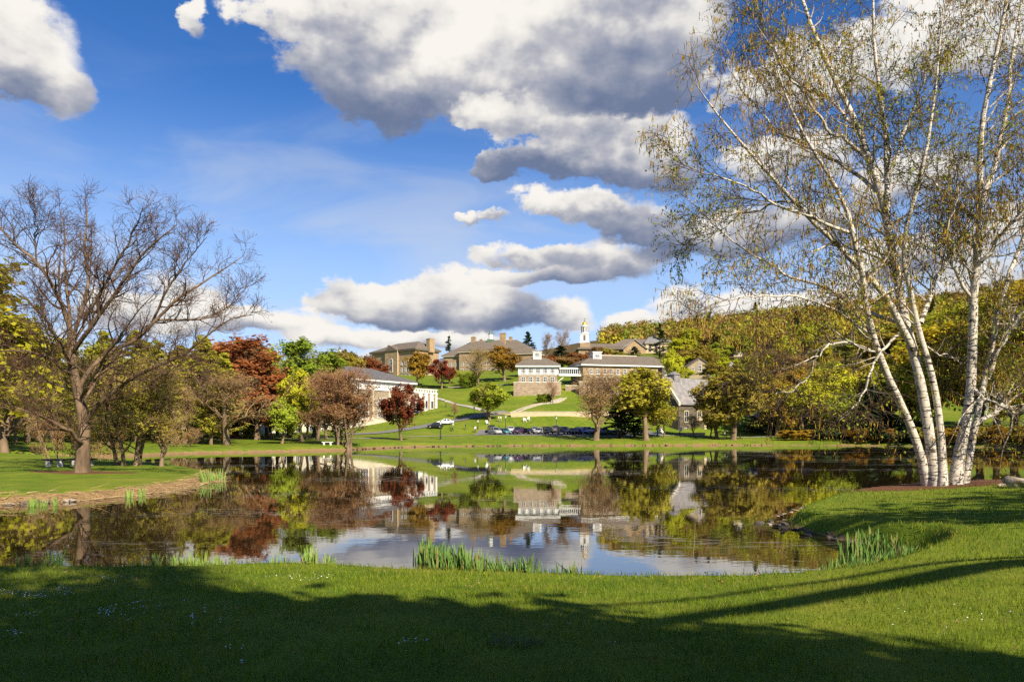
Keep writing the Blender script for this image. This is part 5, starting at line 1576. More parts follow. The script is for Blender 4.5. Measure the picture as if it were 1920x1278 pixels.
def far_wood():
    """the wood that covers the far hill: crowns by the hundred, one mass"""
    rng = np.random.default_rng(77)
    n = 1500
    px = rng.uniform(1130, 2150, n); D = rng.uniform(420, 690, n)
    X = UX(px, D); Z = ground(X, D)
    keep = (Z > 20)
    X, Y, Z = X[keep], D[keep], Z[keep]
    n = len(X); k = 130
    H = rng.uniform(9, 14, n); W = rng.uniform(3.6, 5.6, n)
    u = nrm(rng.normal(0, 1, (n, k, 3))) * rng.random((n, k, 1)) ** .38
    lob = 1 + .25 * np.sin(u[..., 0] * 4 + rng.random((n, 1)) * 6) * np.cos(u[..., 1] * 5 + rng.random((n, 1)) * 6)
    C = np.stack([X[:, None] + u[..., 0] * W[:, None] * lob, Y[:, None] + u[..., 1] * W[:, None] * lob, Z[:, None] + H[:, None] * .56 + u[..., 2] * H[:, None] * .46 * lob], -1)
    V, Q = cards(rng, C.reshape(-1, 3), .85, .75, out=nrm(u.reshape(-1, 3) + np.array([0, 0, .3])))
    # the kinds of tree in the wood, by drifts
    pal = np.array([(.36, .27, .05), (.40, .35, .045), (.27, .30, .035), (.33, .22, .07), (.36, .22, .05), (.20, .23, .03), (.28, .22, .06), (.44, .38, .04)])
    f = np.sin(X * .021 + 1) + np.sin(Y * .033 + X * .012) + rng.normal(0, .8, n)
    ci = np.clip(((f + 3.2) / 6.4 * 8).astype(int), 0, 7)
    col = pal[ci] * rng.uniform(.7, 1.2, (n, 1))
    colv = np.repeat(np.repeat(col, k, 0) * rng.uniform(.75, 1.2, (n * k, 1)), 4, 0)
    m, nt = newmat('mixed_wood_leaf')
    at = nd(nt, 'ShaderNodeAttribute', attribute_name='tint')
    d = nd(nt, 'ShaderNodeBsdfDiffuse', {'Color': at.outputs['Color']}); t = nd(nt, 'ShaderNodeBsdfTranslucent', {'Color': at.outputs['Color']})
    finish(nt, nd(nt, 'ShaderNodeMixShader', {0: .3, 1: d.outputs[0], 2: t.outputs[0]}).outputs[0])
    tag(link('hillside_wood', np_mesh('hillside_wood', V, Q, mats=[m], attrs={'tint': colv})), 'mixed olive and rust spring wood covering the far hill', 'woodland', kind='stuff')


far_wood()

# trees behind and beside the photographer: their shade lies across the near lawn
def shade_tree(loc, H, seed, label, trunk_h=.7, W=1.0, nl=20, per=7, cs=.26, t0=.35, **kw):
    pr = broad(seed, H=H, trunk_h=trunk_h, nl=nl, t0=t0, ang=56, Lf=.40, Lt=.20, r0=.36, cards_per=per, csize=cs, jit=.3, mats=('bark', 'twig', 'shade'), up=.06, **kw)
    root = empty('shade_tree', (loc[0], loc[1], gz(loc[0], loc[1])))
    root.scale = (W, W, 1)
    tag(root, label, 'tree', None)
    link('trunk', pr.tm, root); link('crown', pr.cm, root)
    return root


def toward(gx, gy, h):
    """where something h above the lawn stands whose shadow falls on (gx, gy)"""
    return gx + SUN[0] / SUN[2] * h, gy + SUN[1] / SUN[2] * h
for i, (gx, gy, h, H, W, per) in enumerate(((-6.5, 6.0, 9, 13, 1.0, 3), (-2.2, 5.0, 9, 13, .9, 4), (1.0, 4.2, 9, 13, .62, 7), (4.6, 2.3, 9, 13, .5, 4), (-12.5, 7.5, 9, 13, 1.0, 3), (-8.8, 11.2, 15, 19, .42, 3), (-5.4, 11.6, 15, 19, .24, 2), (-9, -2, 9, 14, 1.1, 5), (-3, -6, 9, 14, 1.1, 5), (4, -6, 9, 14, 1.1, 5), (-16, 0, 9, 14, 1.1, 5))):  # rearmost entries are unseen trees added to block more sky light
    x, y = toward(gx, gy, h)
    shade_tree((x, y), H, 200 + i, 'dense leafy tree standing behind the photographer', W=W, per=per)['group'] = 'leafy trees behind the photographer'
for i, (gx, gy, h, H, W, per) in enumerate(((9.5, 19.5, 9, 13, .75, 2), (14.5, 17.5, 9, 13, .8, 2))):
    x, y = toward(gx, gy, h)
    shade_tree((x, y), H, 230 + i, nl=11, levels=((6, 48, .20, .08), (4, 45, .10, .05), (3, 42, .055, .03)), label='open crowned tree beside the lawn right of the photographer', W=W, per=per)['group'] = 'open crowned trees right of the lawn'


def leaning_tree():
    """an old leaning trunk right of the photographer whose limbs stripe the lawn with shade"""
    def up(gx, gy, h): return (*toward(gx, gy, h), h + .7)
    base = (15.5, 5.2); z = gz(*base)
    paths = [[(base[0], base[1], z - .3), (14.8, 4.9, 2.6), (13.6, 4.4, 5.2), up(7.3, 11.3, 6.6), up(4.2, 9.3, 8.0), up(1.4, 7.6, 9.4), up(-1, 6, 10.4)],
             [(13.6, 4.4, 5.2), up(6.8, 11.6, 7.6), up(4.6, 10.4, 8.4), up(2.0, 8.9, 9.4), up(-1.5, 7.6, 10.2)]]
    lp, lr = [], []
    for k, p in enumerate(paths):
        p = np.array(p); s = np.r_[0, np.cumsum(np.linalg.norm(np.diff(p, axis=0), axis=1))]; t = np.linspace(0, s[-1], 20)
        C = np.stack([np.interp(t, s, p[:, j]) for j in range(3)], 1)
        for _ in range(2): C[1:-1] = (C[:-2] + 2 * C[1:-1] + C[2:]) / 4
        lp.append(C); lr.append(np.linspace(.26, .10, 20) if k == 0 else np.linspace(.07, .035, 20))
    lp, lr = np.array(lp), np.array(lr)
    o = np.array([base[0], base[1], z])
    rng = np.random.default_rng(4)
    p, d, L, R = spawn(rng, lp, lr, 6, .75, 1.0, 45, 10, 2.0, 1.2, .5, .02, up=.4)
    q, r = grow(rng, p, d, L, R, 5, .3, .12, .04)
    tm, cm = tree_meshes('leaning_tree', [(lp - o, lr, 8)], [(q - o, r, 4)], [cards(rng, along_pts(rng, q - o, 12, .2), .15)], ('bark', 'twig', 'shade'))
    root = empty('leaning_tree', tuple(o)); tag(root, 'leaning tree with long bare limbs right of the photographer', 'tree')
    link('trunk', tm, root); link('crown', cm, root)


leaning_tree()

# ------------------------------------------------------------------ lawn blades, flowers, irises, rocks
def grass():
    rng = np.random.default_rng(5)
    # more and smaller blades close by, fewer and larger ones farther off
    out = []
    for (y0, y1, dens, hgt, w) in ((4.6, 7.5, 2100, .062, .0058), (7.5, 11, 1300, .064, .0075), (11, 16, 650, .066, .011), (16, 30, 210, .07, .018)):
        n = int(dens * .5 * (y1 - y0) * (y0 + y1) * .88)
        Y = np.sqrt(rng.random(n) * (y1 ** 2 - y0 ** 2) + y0 ** 2)
        X = Y * rng.uniform(-.88, .88, n)
        if y0 > 12:
            k = X > 4; X, Y = X[k], Y[k]
        sd = sdist(X, Y)
        mul = (((X - 14.6) / 4.6) ** 2 + ((Y - 26.6) / 1.9) ** 2 < .8) | ((Y > 26.8) & (X > 12))
        k = (sd > .12) & ~mul; X, Y, sd = X[k], Y[k], sd[k]
        Z = ground(X, Y, sd)
        # tufts: height follows a patchy field
        f = .5 + .5 * np.sin(X * 2.1 + np.sin(Y * 3.3) * 1.3) * np.sin(Y * 2.6 + X * .7)
        h = hgt * rng.uniform(.5, 1.3, len(X)) * (.65 + .6 * f)
        edge = np.clip(1 - sd / .8, 0, 1); h *= 1 + .7 * edge
        out.append((X, Y, Z, h, np.full(len(X), w)))
    X, Y, Z, h, w = (np.concatenate([o[i] for o in out]) for i in range(5))
    n = len(X); a = rng.random(n) * 6.283
    lean = rng.uniform(.1, .75, n) * h; la = rng.random(n) * 6.283
    P = np.c_[X, Y, Z - .004]
    s = np.c_[np.cos(a), np.sin(a), np.zeros(n)] * (w / 2)[:, None]
    tip = P + np.c_[np.cos(la) * lean, np.sin(la) * lean, h]
    V = np.stack([P - s, P + s, tip], 1).reshape(-1, 3)
    T = np.arange(3 * n).reshape(-1, 3)
    m, nt = newmat('grass_blade')
    g = nd(nt, 'ShaderNodeNewGeometry'); tcn = nd(nt, 'ShaderNodeTexCoord')
    nzz = nd(nt, 'ShaderNodeTexNoise', {'Vector': tcn.outputs['Object'], 'Scale': .8, 'Detail': 4.0}).outputs['Fac']
    c = mixc(nt, g.outputs['Random Per Island'], (.04, .085, .006), (.27, .335, .024))
    c = mixc(nt, mth(nt, 'MULTIPLY', sstep(nt, nzz, .50, .68), .6), c, (.27, .25, .04))
    nz4 = nd(nt, 'ShaderNodeTexNoise', {'Vector': tcn.outputs['Object'], 'Scale': 2.7, 'Detail': 4.0}).outputs['Fac']
    c = mixc(nt, mth(nt, 'MULTIPLY', sstep(nt, nz4, .54, .66), .6), c, (.035, .085, .012))
    c = mixc(nt, mth(nt, 'MULTIPLY', sstep(nt, nz4, .36, .28), .55), c, (.24, .18, .06))
    c = mixc(nt, sstep(nt, g.outputs['Random Per Island'], .955, .965), c, (.34, .28, .10))
    d = nd(nt, 'ShaderNodeBsdfDiffuse', {'Color': c}); t = nd(nt, 'ShaderNodeBsdfTranslucent', {'Color': c})
    finish(nt, nd(nt, 'ShaderNodeMixShader', {0: .35, 1: d.outputs[0], 2: t.outputs[0]}).outputs[0])
    tag(link('grass', np_mesh('grass', V, tris=T, mats=[m])), 'short green lawn grass of the near bank', 'grass', kind='stuff')
    print('grass', n)


grass()


def at_px(px, py, z0=.6):
    """the point of the near lawn seen at a photo pixel"""
    z = z0
    for _ in range(12):
        D = F * (EYE - z) / (py - HY); z = .5 * z + .5 * gz(UX(px, D), D)
    return UX(px, D), D, z


def flowers():
    rng = np.random.default_rng(9)
    pts = []
    for (cx, cy, rx, ry, n) in ((60, 1118, 60, 8, 60), (15, 1115, 22, 10, 24), (70, 1122, 24, 6, 24), (205, 1153, 20, 9, 46), (255, 1136, 24, 6, 26), (205, 1088, 34, 7, 30), (130, 1108, 34, 8, 24), (25, 1195, 22, 8, 22), (60, 1160, 30, 10, 14), (360, 1164, 10, 5, 10), (420, 1170, 18, 5, 14), (362, 1178, 8, 4, 6), (560, 1087, 36, 6, 26), (600, 1086, 20, 4, 14), (770, 1212, 26, 5, 22), (452, 1250, 8, 5, 9), (440, 1226, 30, 8, 6), (300, 1150, 120, 40, 34), (1150, 1218, 6, 4, 3), (1740, 1155, 70, 22, 14), (1850, 1160, 50, 24, 10), (160, 1060, 130, 6, 0)):
        for _ in range(n):
            p = at_px(cx + rng.normal(0, rx * .55), cy + rng.normal(0, ry * .55))
            pts.append((p[0], p[1], p[2] + rng.uniform(.035, .07)))
    C = np.array(pts); n = len(C)
    k = 6; an = np.arange(k) * 2 * math.pi / k
    r = rng.uniform(.0045, .0085, n)
    tx = rng.normal(0, .35, (n, 2))
    V = [C[:, None] + np.stack([np.cos(an)[None] * r[:, None], np.sin(an)[None] * r[:, None], -(np.cos(an)[None] * tx[:, :1] + np.sin(an)[None] * tx[:, 1:]) * r[:, None]], -1)]
    V = np.concatenate(V).reshape(-1, 3)
    me = bpy.data.meshes.new('lawn_flowers')
    me.from_pydata([tuple(v) for v in V], [], [list(range(i * k, i * k + k)) for i in range(n)])
    me.materials.append(pmat('white_petal', (.80, .82, .85), (.70, .72, .78), 5, .7))
    tag(link('lawn_flowers', me), 'tiny white flowers scattered in the shaded lawn', 'flowers', kind='stuff')


flowers()


def sword_leaves(seed, n, h, spread, w=.022):
    rng = np.random.default_rng(seed)
    VV, QQ = [], []
    for i in range(n):
        a = rng.random() * 6.283; r = spread * math.sqrt(rng.random())
        b = np.array([math.cos(a) * r, math.sin(a) * r, -.12])
        hh = h * rng.uniform(.55, 1.15); la = rng.random() * 6.283; ln = hh * abs(rng.normal(.0, .26))
        sd_ = rng.random() * 6.283; s = np.array([math.cos(sd_), math.sin(sd_), 0])
        dpt = np.array([-s[1], s[0], 0]) * .003
        o = sum(len(v) for v in VV)
        rows = []
        for t, ww in ((0, 1), (.35, 1.0), (.7, .75), (.9, .42), (1.0, .04)):
            c = b + np.array([math.cos(la) * ln * t * t, math.sin(la) * ln * t * t, (hh + .12) * t])
            rows += [c - s * w * ww, c + dpt * ww, c + s * w * ww]
        VV.append(np.array(rows))
        for k in range(4):
            for j in range(2):
                QQ.append([o + k * 3 + j, o + k * 3 + j + 1, o + k * 3 + j + 4, o + k * 3 + j + 3])
    return np_mesh('iris_leaves', np.concatenate(VV), np.array(QQ), mats=[LF['iris']], smooth=True)


LF['iris'] = leafmat('iris_leaf', (.20, .33, .075), (.09, .19, .045), .3, dead=(.30, .21, .09))
LF['iris_pale'] = leafmat('pale_rush_leaf', (.32, .46, .11), (.17, .30, .06), .35, dead=(.34, .25, .12))
IR = [sword_leaves(300 + i, 16, .50, .16) for i in range(4)]
_ri = random.Random(3)


def iris_row(pts, n, size, label, group, mat=None, jit=.12):
    P = np.array(pts, float); s = np.r_[0, np.cumsum(np.hypot(*np.diff(P, axis=0).T))]
    for i in range(n):
        q = s[-1] * (i + _ri.uniform(.1, .9)) / n
        x = np.interp(q, s, P[:, 0]) + _ri.uniform(-jit, jit); y = np.interp(q, s, P[:, 1]) + _ri.uniform(-jit, jit)
        o = link('iris_clump', IR[i % 4]); o.location = (x, y, max(gz(x, y), -.06)); o.rotation_euler = (0, 0, _ri.random() * 6.28)
        k = size * _ri.uniform(.6, 1.25); o.scale = (k, k, k * _ri.uniform(.8, 1.1))
        if mat: o.material_slots[0].link = 'OBJECT'; o.material_slots[0].material = LF[mat]
        tag(o, label, 'iris', group)


def sh(px, py, z=.12): return PZ(px, py, z)
iris_row([sh(782, 1040), sh(860, 1052), sh(940, 1064), sh(1010, 1072), sh(1080, 1076)], 34, .74, 'clump of upright green iris leaves on the middle of the near shore', 'irises on the middle of the near shore', jit=.16)
iris_row([sh(782, 1034), sh(850, 1044), sh(900, 1052)], 12, .82, 'clump of upright green iris leaves on the middle of the near shore', 'irises on the middle of the near shore', jit=.16)
iris_row([sh(1552, 1080), sh(1600, 1075), sh(1650, 1062), sh(1698, 1044)], 44, .82, 'clump of sunlit iris leaves in the cove beside the right lawn', 'irises in the cove', jit=.14)
iris_row([sh(1590, 1030), sh(1640, 1020), sh(1680, 1026)], 8, 1.0, 'clump of shaded iris leaves at the back of the cove', 'irises at the back of the cove', jit=.2)
iris_row([sh(245, 1058), sh(300, 1056), sh(360, 1053), sh(425, 1049)], 26, .62, 'clump of pale green iris leaves on the near shore below the bare tree', 'pale irises on the left near shore', 'iris_pale', .14)
iris_row([sh(500, 1049), sh(540, 1047), sh(590, 1046), sh(635, 1045)], 10, .66, 'clump of short iris leaves before the sky reflection left of centre', 'short irises left of centre', 'iris_pale', .14)
iris_row([sh(-60, 1063), sh(0, 1062), sh(60, 1061), sh(125, 1060)], 16, .7, 'clump of shaded iris leaves at the left end of the near shore', 'irises at the left end of the near shore', None, .14)
iris_row([sh(372, 903, .1), sh(392, 899, .1), sh(410, 895, .1)], 12, 1.1, 'tuft of bright rushes at the tip of the left spit', 'rushes at the tip of the left spit', 'iris_pale', .35)
iris_row([sh(46, 944, .1), sh(70, 943, .1), sh(94, 942, .1)], 8, .75, 'tuft of bright rushes on the earthy edge of the left spit', 'rushes on the edge of the left spit', 'iris_pale', .25)
iris_row([sh(245, 925, .15), sh(270, 921, .15)], 4, .7, 'small tuft of rushes midway along the left spit', 'rushes midway along the left spit', 'iris_pale', .25)


def rock_mesh(seed, flat=.55):
    rng = np.random.default_rng(seed)
    import bmesh
    bm = bmesh.new(); bmesh.ops.create_icosphere(bm, subdivisions=3, radius=1.0)
    ks = rng.normal(0, 1.3, (7, 3)); ph = rng.random(7) * 6.28; am = rng.uniform(.05, .16, 7)
    cuts = nrm(rng.normal(0, 1, (6, 3))); cd = rng.uniform(.55, .85, 6)
    for v in bm.verts:
        p = np.array(v.co)
        r = 1 + sum(a * math.sin(float(k @ p) * 1.6 + f) for k, f, a in zip(ks, ph, am))
        p = p * r
        for c, dd in zip(cuts, cd):
            e = float(p @ c) - dd
            if e > 0: p = p - c * e * .85
        v.co = (p[0], p[1] * .8, p[2] * flat)
    me = bpy.data.meshes.new('rock'); bm.to_mesh(me); bm.free()
    return me


M['rock'] = pmat('weathered_rock_shade_dark', (.13, .11, .09), (.05, .042, .035), 2.2, .9, .2, bump=.6)  # darkened copy of the rock, shade is put into its colour
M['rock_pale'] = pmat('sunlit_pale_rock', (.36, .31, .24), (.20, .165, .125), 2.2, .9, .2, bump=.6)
RK = [rock_mesh(400 + i, .45 + .1 * (i % 3)) for i in range(5)]
def rock(x, y, z, s, label, group, mat='rock', rz=None, sy=1.0):
    me = RK[_ri.randrange(5)]
    o = link('rock', me); o.location = (x, y, z); o.rotation_euler = (_ri.uniform(-.2, .2), _ri.uniform(-.2, .2), _ri.random() * 6.28 if rz is None else rz)
    o.scale = (s, s * sy, s * (.55 if mat == 'rock_pale' and s < .3 else 1))
    if not me.materials: me.materials.append(M['rock'])
    o.material_slots[0].link = 'OBJECT'; o.material_slots[0].material = M[mat]
    return tag(o, label, 'rock', group)


for i in range(26):
    t = i / 25.0
    a = np.array([[7.15, 22.2], [6.9, 20.8], [7.05, 19.4], [7.4, 17.9], [7.6, 16.7]])
    q = t * 4; k = min(int(q), 3); p = a[k] + (a[k + 1] - a[k]) * (q - k)
    rock(p[0] + _ri.uniform(-.12, .3), p[1] + _ri.uniform(-.2, .2), _ri.uniform(-.04, .10), _ri.uniform(.07, .17), 'weathered rock coloured dark for shade along the edge of the right bank', 'dark rocks on the right bank')
for i in range(9):
    t = i / 8.0
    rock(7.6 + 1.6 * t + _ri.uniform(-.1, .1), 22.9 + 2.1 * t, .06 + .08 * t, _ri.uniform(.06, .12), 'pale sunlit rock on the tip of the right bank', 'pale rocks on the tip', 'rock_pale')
for s in range(3):
    rock(6.7 + .2 * s, 21.6 - .3 * s, .0, .15, 'rock standing in the water off the right tip', 'rocks in the water off the tip', 'rock_pale' if s == 1 else 'rock')
p = at_px(1906, 914, .8); rock(p[0], p[1], p[2] + .12, .42, 'large pale boulder beside the birch at the right edge', None, 'rock_pale')
p = at_px(1880, 910, .8); rock(p[0], p[1], p[2] + .02, .16, 'small pale stone left of the large boulder', None, 'rock_pale')
for i in range(16):
    px = _ri.uniform(5, 130); x, y = PZ(px, 948 - px * .05, 0.0)
    rock(x, y + .25, .03, _ri.uniform(.10, .22), 'flat stone at the water line of the left spit', 'stones along the left spit', 'rock_pale' if i % 3 == 0 else 'rock', sy=.7)
for i in range(90):
    px = _ri.uniform(640, 1460); q = np.interp(px, [640, 760, 900, 1200, 1460], [117.5, 148.5, 164.5, 171, 178.5])
    x = UX(px, q)
    for _ in range(14):
        if sdist([x], [q])[0] > .25: break
        q += .5
    rock(x, q, .10, _ri.uniform(.12, .3), 'small edging stone on the far shore', 'stones edging the far shore', 'rock_pale' if i % 6 == 0 else 'rock')


def litter():
    """fallen leaves, straw and twigs on the near lawn and along the bank of the left spit"""
    rng = np.random.default_rng(31)
    n = 1500
    Y = np.sqrt(rng.random(n) * (15.0 ** 2 - 4.8 ** 2) + 4.8 ** 2); X = Y * rng.uniform(-.66, .66, n)
    f = np.sin(X * 1.1 + 2) * np.sin(Y * .9 + X * .5) + rng.normal(0, .5, n)
    k = f > .2; X, Y = X[k], Y[k]
    k = sdist(X, Y) > .3; X, Y = X[k], Y[k]
    C = np.c_[X, Y, ground(X, Y) + .045]
    V, Q = cards(rng, C, .021, .6, .7)
    m = leafmat('fallen_leaf', (.36, .24, .10), (.17, .10, .045), .1)
    tag(link('fallen_leaves', np_mesh('fallen_leaves', V, Q, mats=[m])), 'scattered small brown fallen leaves on the near lawn', 'leaves', kind='stuff')
    # straw and sticks lying along the spit's edge
    P, D, L, R = [], [], [], []
    seg = POND_S[(POND_S[:, 0] < -14) & (POND_S[:, 1] > 26) & (POND_S[:, 1] < 50) & (POND_S[:, 0] > -24)]
    for _ in range(560):
        p = seg[rng.integers(len(seg))] + rng.normal(0, .45, 2)
        s = sdist([p[0]], [p[1]])[0]
        if -.15 < s < 1.3:
            a = rng.normal(.4, .9)
            P.append((p[0], p[1], max(gz(p[0], p[1]), .0) + .03)); D.append((math.cos(a), math.sin(a), rng.normal(0, .12))); L.append(rng.uniform(.25, .9)); R.append(rng.uniform(.006, .016))
    q, r = grow(rng, np.array(P), np.array(D), np.array(L), np.array(R), 3, .5, .1, 0)
    V, Q, _ = tubes([(q, r, 4)])
    tag(link('dry_reeds', np_mesh('dry_reeds', V, Q, mats=[pmat('dry_straw', (.50, .36, .18), (.22, .14, .07), 2.0)])), 'dry straw and sticks lying along the earthy edge of the left spit', 'dry reeds', kind='stuff')


litter()
x, y, z = at_px(965, 1208)
def tuft():
    rng = np.random.default_rng(77); n = 420
    a = rng.random(n) * 6.283; r = np.sqrt(rng.random(n)) * .17
    P = np.c_[np.cos(a) * r * 1.35, np.sin(a) * r, np.full(n, -.01)]; b = rng.random(n) * 6.283
    h = rng.uniform(.035, .085, n); tip = P + np.c_[np.cos(a) * h * 1.1 + rng.normal(0, .02, n), np.sin(a) * h * 1.1 + rng.normal(0, .02, n), h]
    s = np.c_[np.cos(b), np.sin(b), 0 * b] * .0022
    V = np.stack([P - s, P + s, tip], 1).reshape(-1, 3)
    o = link('grass_tuft', np_mesh('grass_tuft', V, tris=np.arange(3 * n).reshape(-1, 3), mats=[leafmat('grey_dead_grass', (.20, .21, .17), (.08, .085, .07), .2)]))
    o.location = (x, y, z); tag(o, 'grey dead grass tuft in the shade at the middle of the near lawn', 'grass tuft')
tuft()

# ------------------------------------------------------------------ cars, people, lamps, benches, signs
def paint(name, c):
    return pmat(name, c, tuple(x * .92 for x in c), 1.0, .25, .6)


PA = {k: paint('car_paint_' + k, c) for k, c in dict(black=(.012, .012, .014), white=(.72, .72, .71), silver=(.42, .43, .45), grey=(.12, .125, .135), navy=(.02, .03, .08), blue=(.03, .08, .32), teal=(.05, .20, .22), red=(.38, .02, .02), plum=(.06, .03, .07), green=(.02, .06, .035)).items()}


def car_meshes(kind):
    L, W, Hh = {'sedan': (4.6, 1.80, 1.44), 'suv': (4.6, 1.86, 1.74), 'hatch': (4.1, 1.74, 1.50), 'pickup': (5.4, 1.92, 1.80)}[kind]
    a = L / 2
    # body stations: x, half width at sill, half width at belt, z low, z belt
    belt = .92 if kind in ('sedan', 'hatch') else 1.08
    st = [(-a, .70, .66, .42, belt - .16), (-a + .12, .84, .80, .30, belt - .04), (-a * .62, .90, .86, .24, belt), (0, .90, .88, .24, belt), (a * .5, .90, .86, .24, belt - .02), (a * .82, .87, .80, .26, belt - .14), (a - .06, .74, .68, .34, belt - .26), (a, .66, .60, .42, belt - .34)]
    b = MB(); k = W / 1.8
    rings = []
    for x, w0, w1, z0, z1 in st:
        w0 *= k; w1 *= k; zm = z0 + (z1 - z0) * .55
        rings.append([(x, -w0 * .92, z0), (x, -w0, z0 + .1), (x, -w0 * 1.0, zm), (x, -w1, z1 - .04), (x, -w1 * .86, z1), (x, w1 * .86, z1), (x, w1, z1 - .04), (x, w0 * 1.0, zm), (x, w0, z0 + .1), (x, w0 * .92, z0)])
    n = len(rings[0])
    b.poly(rings[0][::-1] if False else rings[0]); b.poly(rings[-1][::-1])
    for r0, r1 in zip(rings[:-1], rings[1:]):
        for i in range(n):
            j = (i + 1) % n
            b.poly([r0[i], r0[j], r1[j], r1[i]])
    # cabin: glass loop below, roof cap above
    if kind == 'sedan': c = (-a * .72, -a * .40, a * .10, a * .46)
    elif kind == 'hatch': c = (-a * .96, -a * .76, a * .12, a * .52)
    elif kind == 'suv': c = (-a * .96, -a * .84, a * .14, a * .46)
    else: c = (-a * .18, -a * .10, a * .22, a * .46)
    wb, wt = .80 * k, .64 * k
    zb, zt = belt - .03, Hh - .07
    lo = [(c[0], -wb, zb), (c[3], -wb, zb), (c[3], wb, zb), (c[0], wb, zb)]
    hi = [(c[1], -wt, zt), (c[2], -wt, zt), (c[2], wt, zt), (c[1], wt, zt)]
    g = MB().hull(lo, hi)
    rf = MB().hull([(c[1] - .06, -wt - .03, zt + .002), (c[2] + .08, -wt - .03, zt + .002), (c[2] + .08, wt + .03, zt + .002), (c[1] - .06, wt + .03, zt + .002)], [(c[1] + .12, -wt + .08, Hh), (c[2] - .12, -wt + .08, Hh), (c[2] - .12, wt - .08, Hh), (c[1] + .12, wt - .08, Hh)])
    # pillars
    def pil(p, q, t=.05):
        rf.hull([(p[0] - t, p[1] - .02, p[2]), (p[0] + t, p[1] - .02, p[2]), (p[0] + t, p[1] + .02, p[2]), (p[0] - t, p[1] + .02, p[2])], [(q[0] - t, q[1] - .02, q[2]), (q[0] + t, q[1] - .02, q[2]), (q[0] + t, q[1] + .02, q[2]), (q[0] - t, q[1] + .02, q[2])])
    for s in (-1, 1):
        w0, w1 = s * (wb + .005), s * (wt + .015)
        pil((c[0], w0, zb), (c[1], w1, zt)); pil((c[3], w0, zb), (c[2], w1, zt))
        pil(((c[0] + c[3]) / 2, w0, zb), ((c[1] + c[2]) / 2, w1, zt))
    ty = MB().cyl((0, -.11, 0), (0, .11, 0), .33, .33, 16)
    rm = MB().cyl((0, -.125, 0), (0, .125, 0), .20, .20, 12)
    hl = MB().box(-.03, .03, -.20, .20, -.07, .07)
    return dict(body=b.mesh('car_body', PA['black']), glass=g.mesh('car_glass', M['car_glass']), roof=rf.mesh('car_roof', PA['black']), tyre=ty.mesh('car_tyre', M['tyre'], True), rim=rm.mesh('car_rim', M['rim']),
                headlight=hl.mesh('car_headlight', M['lamp_glass']), tail=hl.mesh('car_tail_light', M['tail_red']), a=a, w=W / 2, belt=belt)


CM = {k: car_meshes(k) for k in ('sedan', 'suv', 'hatch', 'pickup')}


def car(kind, px, D, col, rz, label, group='cars parked across the pond'):
    c = CM[kind]; x = UX(px, D)
    root = empty('parked_car', (x, D, gz(x, D) + .11), math.radians(rz))
    tag(root, label, 'car', group)
    def p(nm, me, loc=(0, 0, 0), m=None, parent=root, r=0):
        o = link(nm, me, parent); o.location = loc; o.rotation_euler = (0, 0, r)
        if m: o.material_slots[0].link = 'OBJECT'; o.material_slots[0].material = m
        return o
    p('body', c['body'], m=PA[col]); p('windows', c['glass']); p('roof', c['roof'], m=PA[col])
    for sx in (-.60, .60):
        for sy in (-1, 1):
            w = p('wheel', c['tyre'], (c['a'] * sx, sy * (c['w'] - .10), .33)); p('rim', c['rim'], parent=w)
    for sy in (-1, 1):
        p('headlight', c['headlight'], (c['a'] - .03, sy * .52, c['belt'] - .42)); p('tail_light', c['tail'], (-c['a'] + .01, sy * .56, c['belt'] - .24))
    return root


car('hatch', 816, 203, 'black', 182, 'black car driving along the road left of the car park', None)
car('sedan', 834, 208, 'white', 200, 'white car partly behind the black car on the road', None)
FR = [('suv', 928, 'silver', 'silver car at the left end of the front row', -62), ('hatch', 946, 'teal', 'teal car second from the left of the front row', -60), ('suv', 972, 'plum', 'dark purple sport utility car in the front row', -112),
      ('sedan', 991, 'black', 'black saloon car right of the dark purple one', -66), ('sedan', 1011, 'silver', 'silver saloon car right of the black saloon in the front row', -116), ('suv', 1026, 'black', 'black sport utility car in the middle of the front row', -70),
      ('suv', 1058, 'grey', 'tall dark grey car right of the middle lamp post', -64), ('sedan', 1074, 'black', 'low black car between the tall grey and blue cars', -70), ('hatch', 1090, 'blue', 'small blue car left of the forked bare tree', -64), ('suv', 1101, 'silver', 'silver car just behind the small blue car', -66),
      ('hatch', 1109, 'red', 'red car half behind the forked bare tree', -72), ('pickup', 1136, 'blue', 'long blue pickup right of the forked bare tree', 178), ('hatch', 1166, 'white', 'white car under the dark evergreen', -66)]
for k, px, col, lab, rz in FR:
    car(k, px, 194 + (3 if 'behind' in lab else 0), col, rz, lab)
BK = [('suv', 921, 'black', 'black car behind the silver one in the back row', 95), ('sedan', 957, 'white', 'white car in the back row behind the teal car', 95), ('sedan', 1003, 'silver', 'silver car in the back row behind the black saloon', 92), ('suv', 1040, 'grey', 'grey car in the back row beside the middle lamp post', 95), ('sedan', 1083, 'navy', 'navy car in the back row behind the low black car', 92), ('sedan', 1122, 'green', 'dark green car in the back row behind the forked bare tree', 90)]
for k, px, col, lab, rz in BK:
    car(k, px, 201, col, rz, lab)


def lamp_post(px, D, top, label, pale=False, thick=.08):
    x = UX(px, D); z = gz(x, D); H = zpx(top, D) - z
    r = empty('lamp_post', (x, D, z)); tag(r, label, 'lamp post', 'lamp posts round the car park and hill')
    m = M['concrete'] if pale else M['iron']
    MB().cyl((0, 0, -.2), (0, 0, .6), thick * 1.8, thick * 1.5, 8).cyl((0, 0, .6), (0, 0, H - .7), thick, thick * .7, 8).obj('post', m, r)
    MB().cyl((0, 0, H - .7), (0, 0, H - .12), .14, .24, 8).obj('lantern', M['lamp_glass'], r)
    MB().cyl((0, 0, H - .12), (0, 0, H), .34, .06, 8).obj('lamp_cap', m, r)


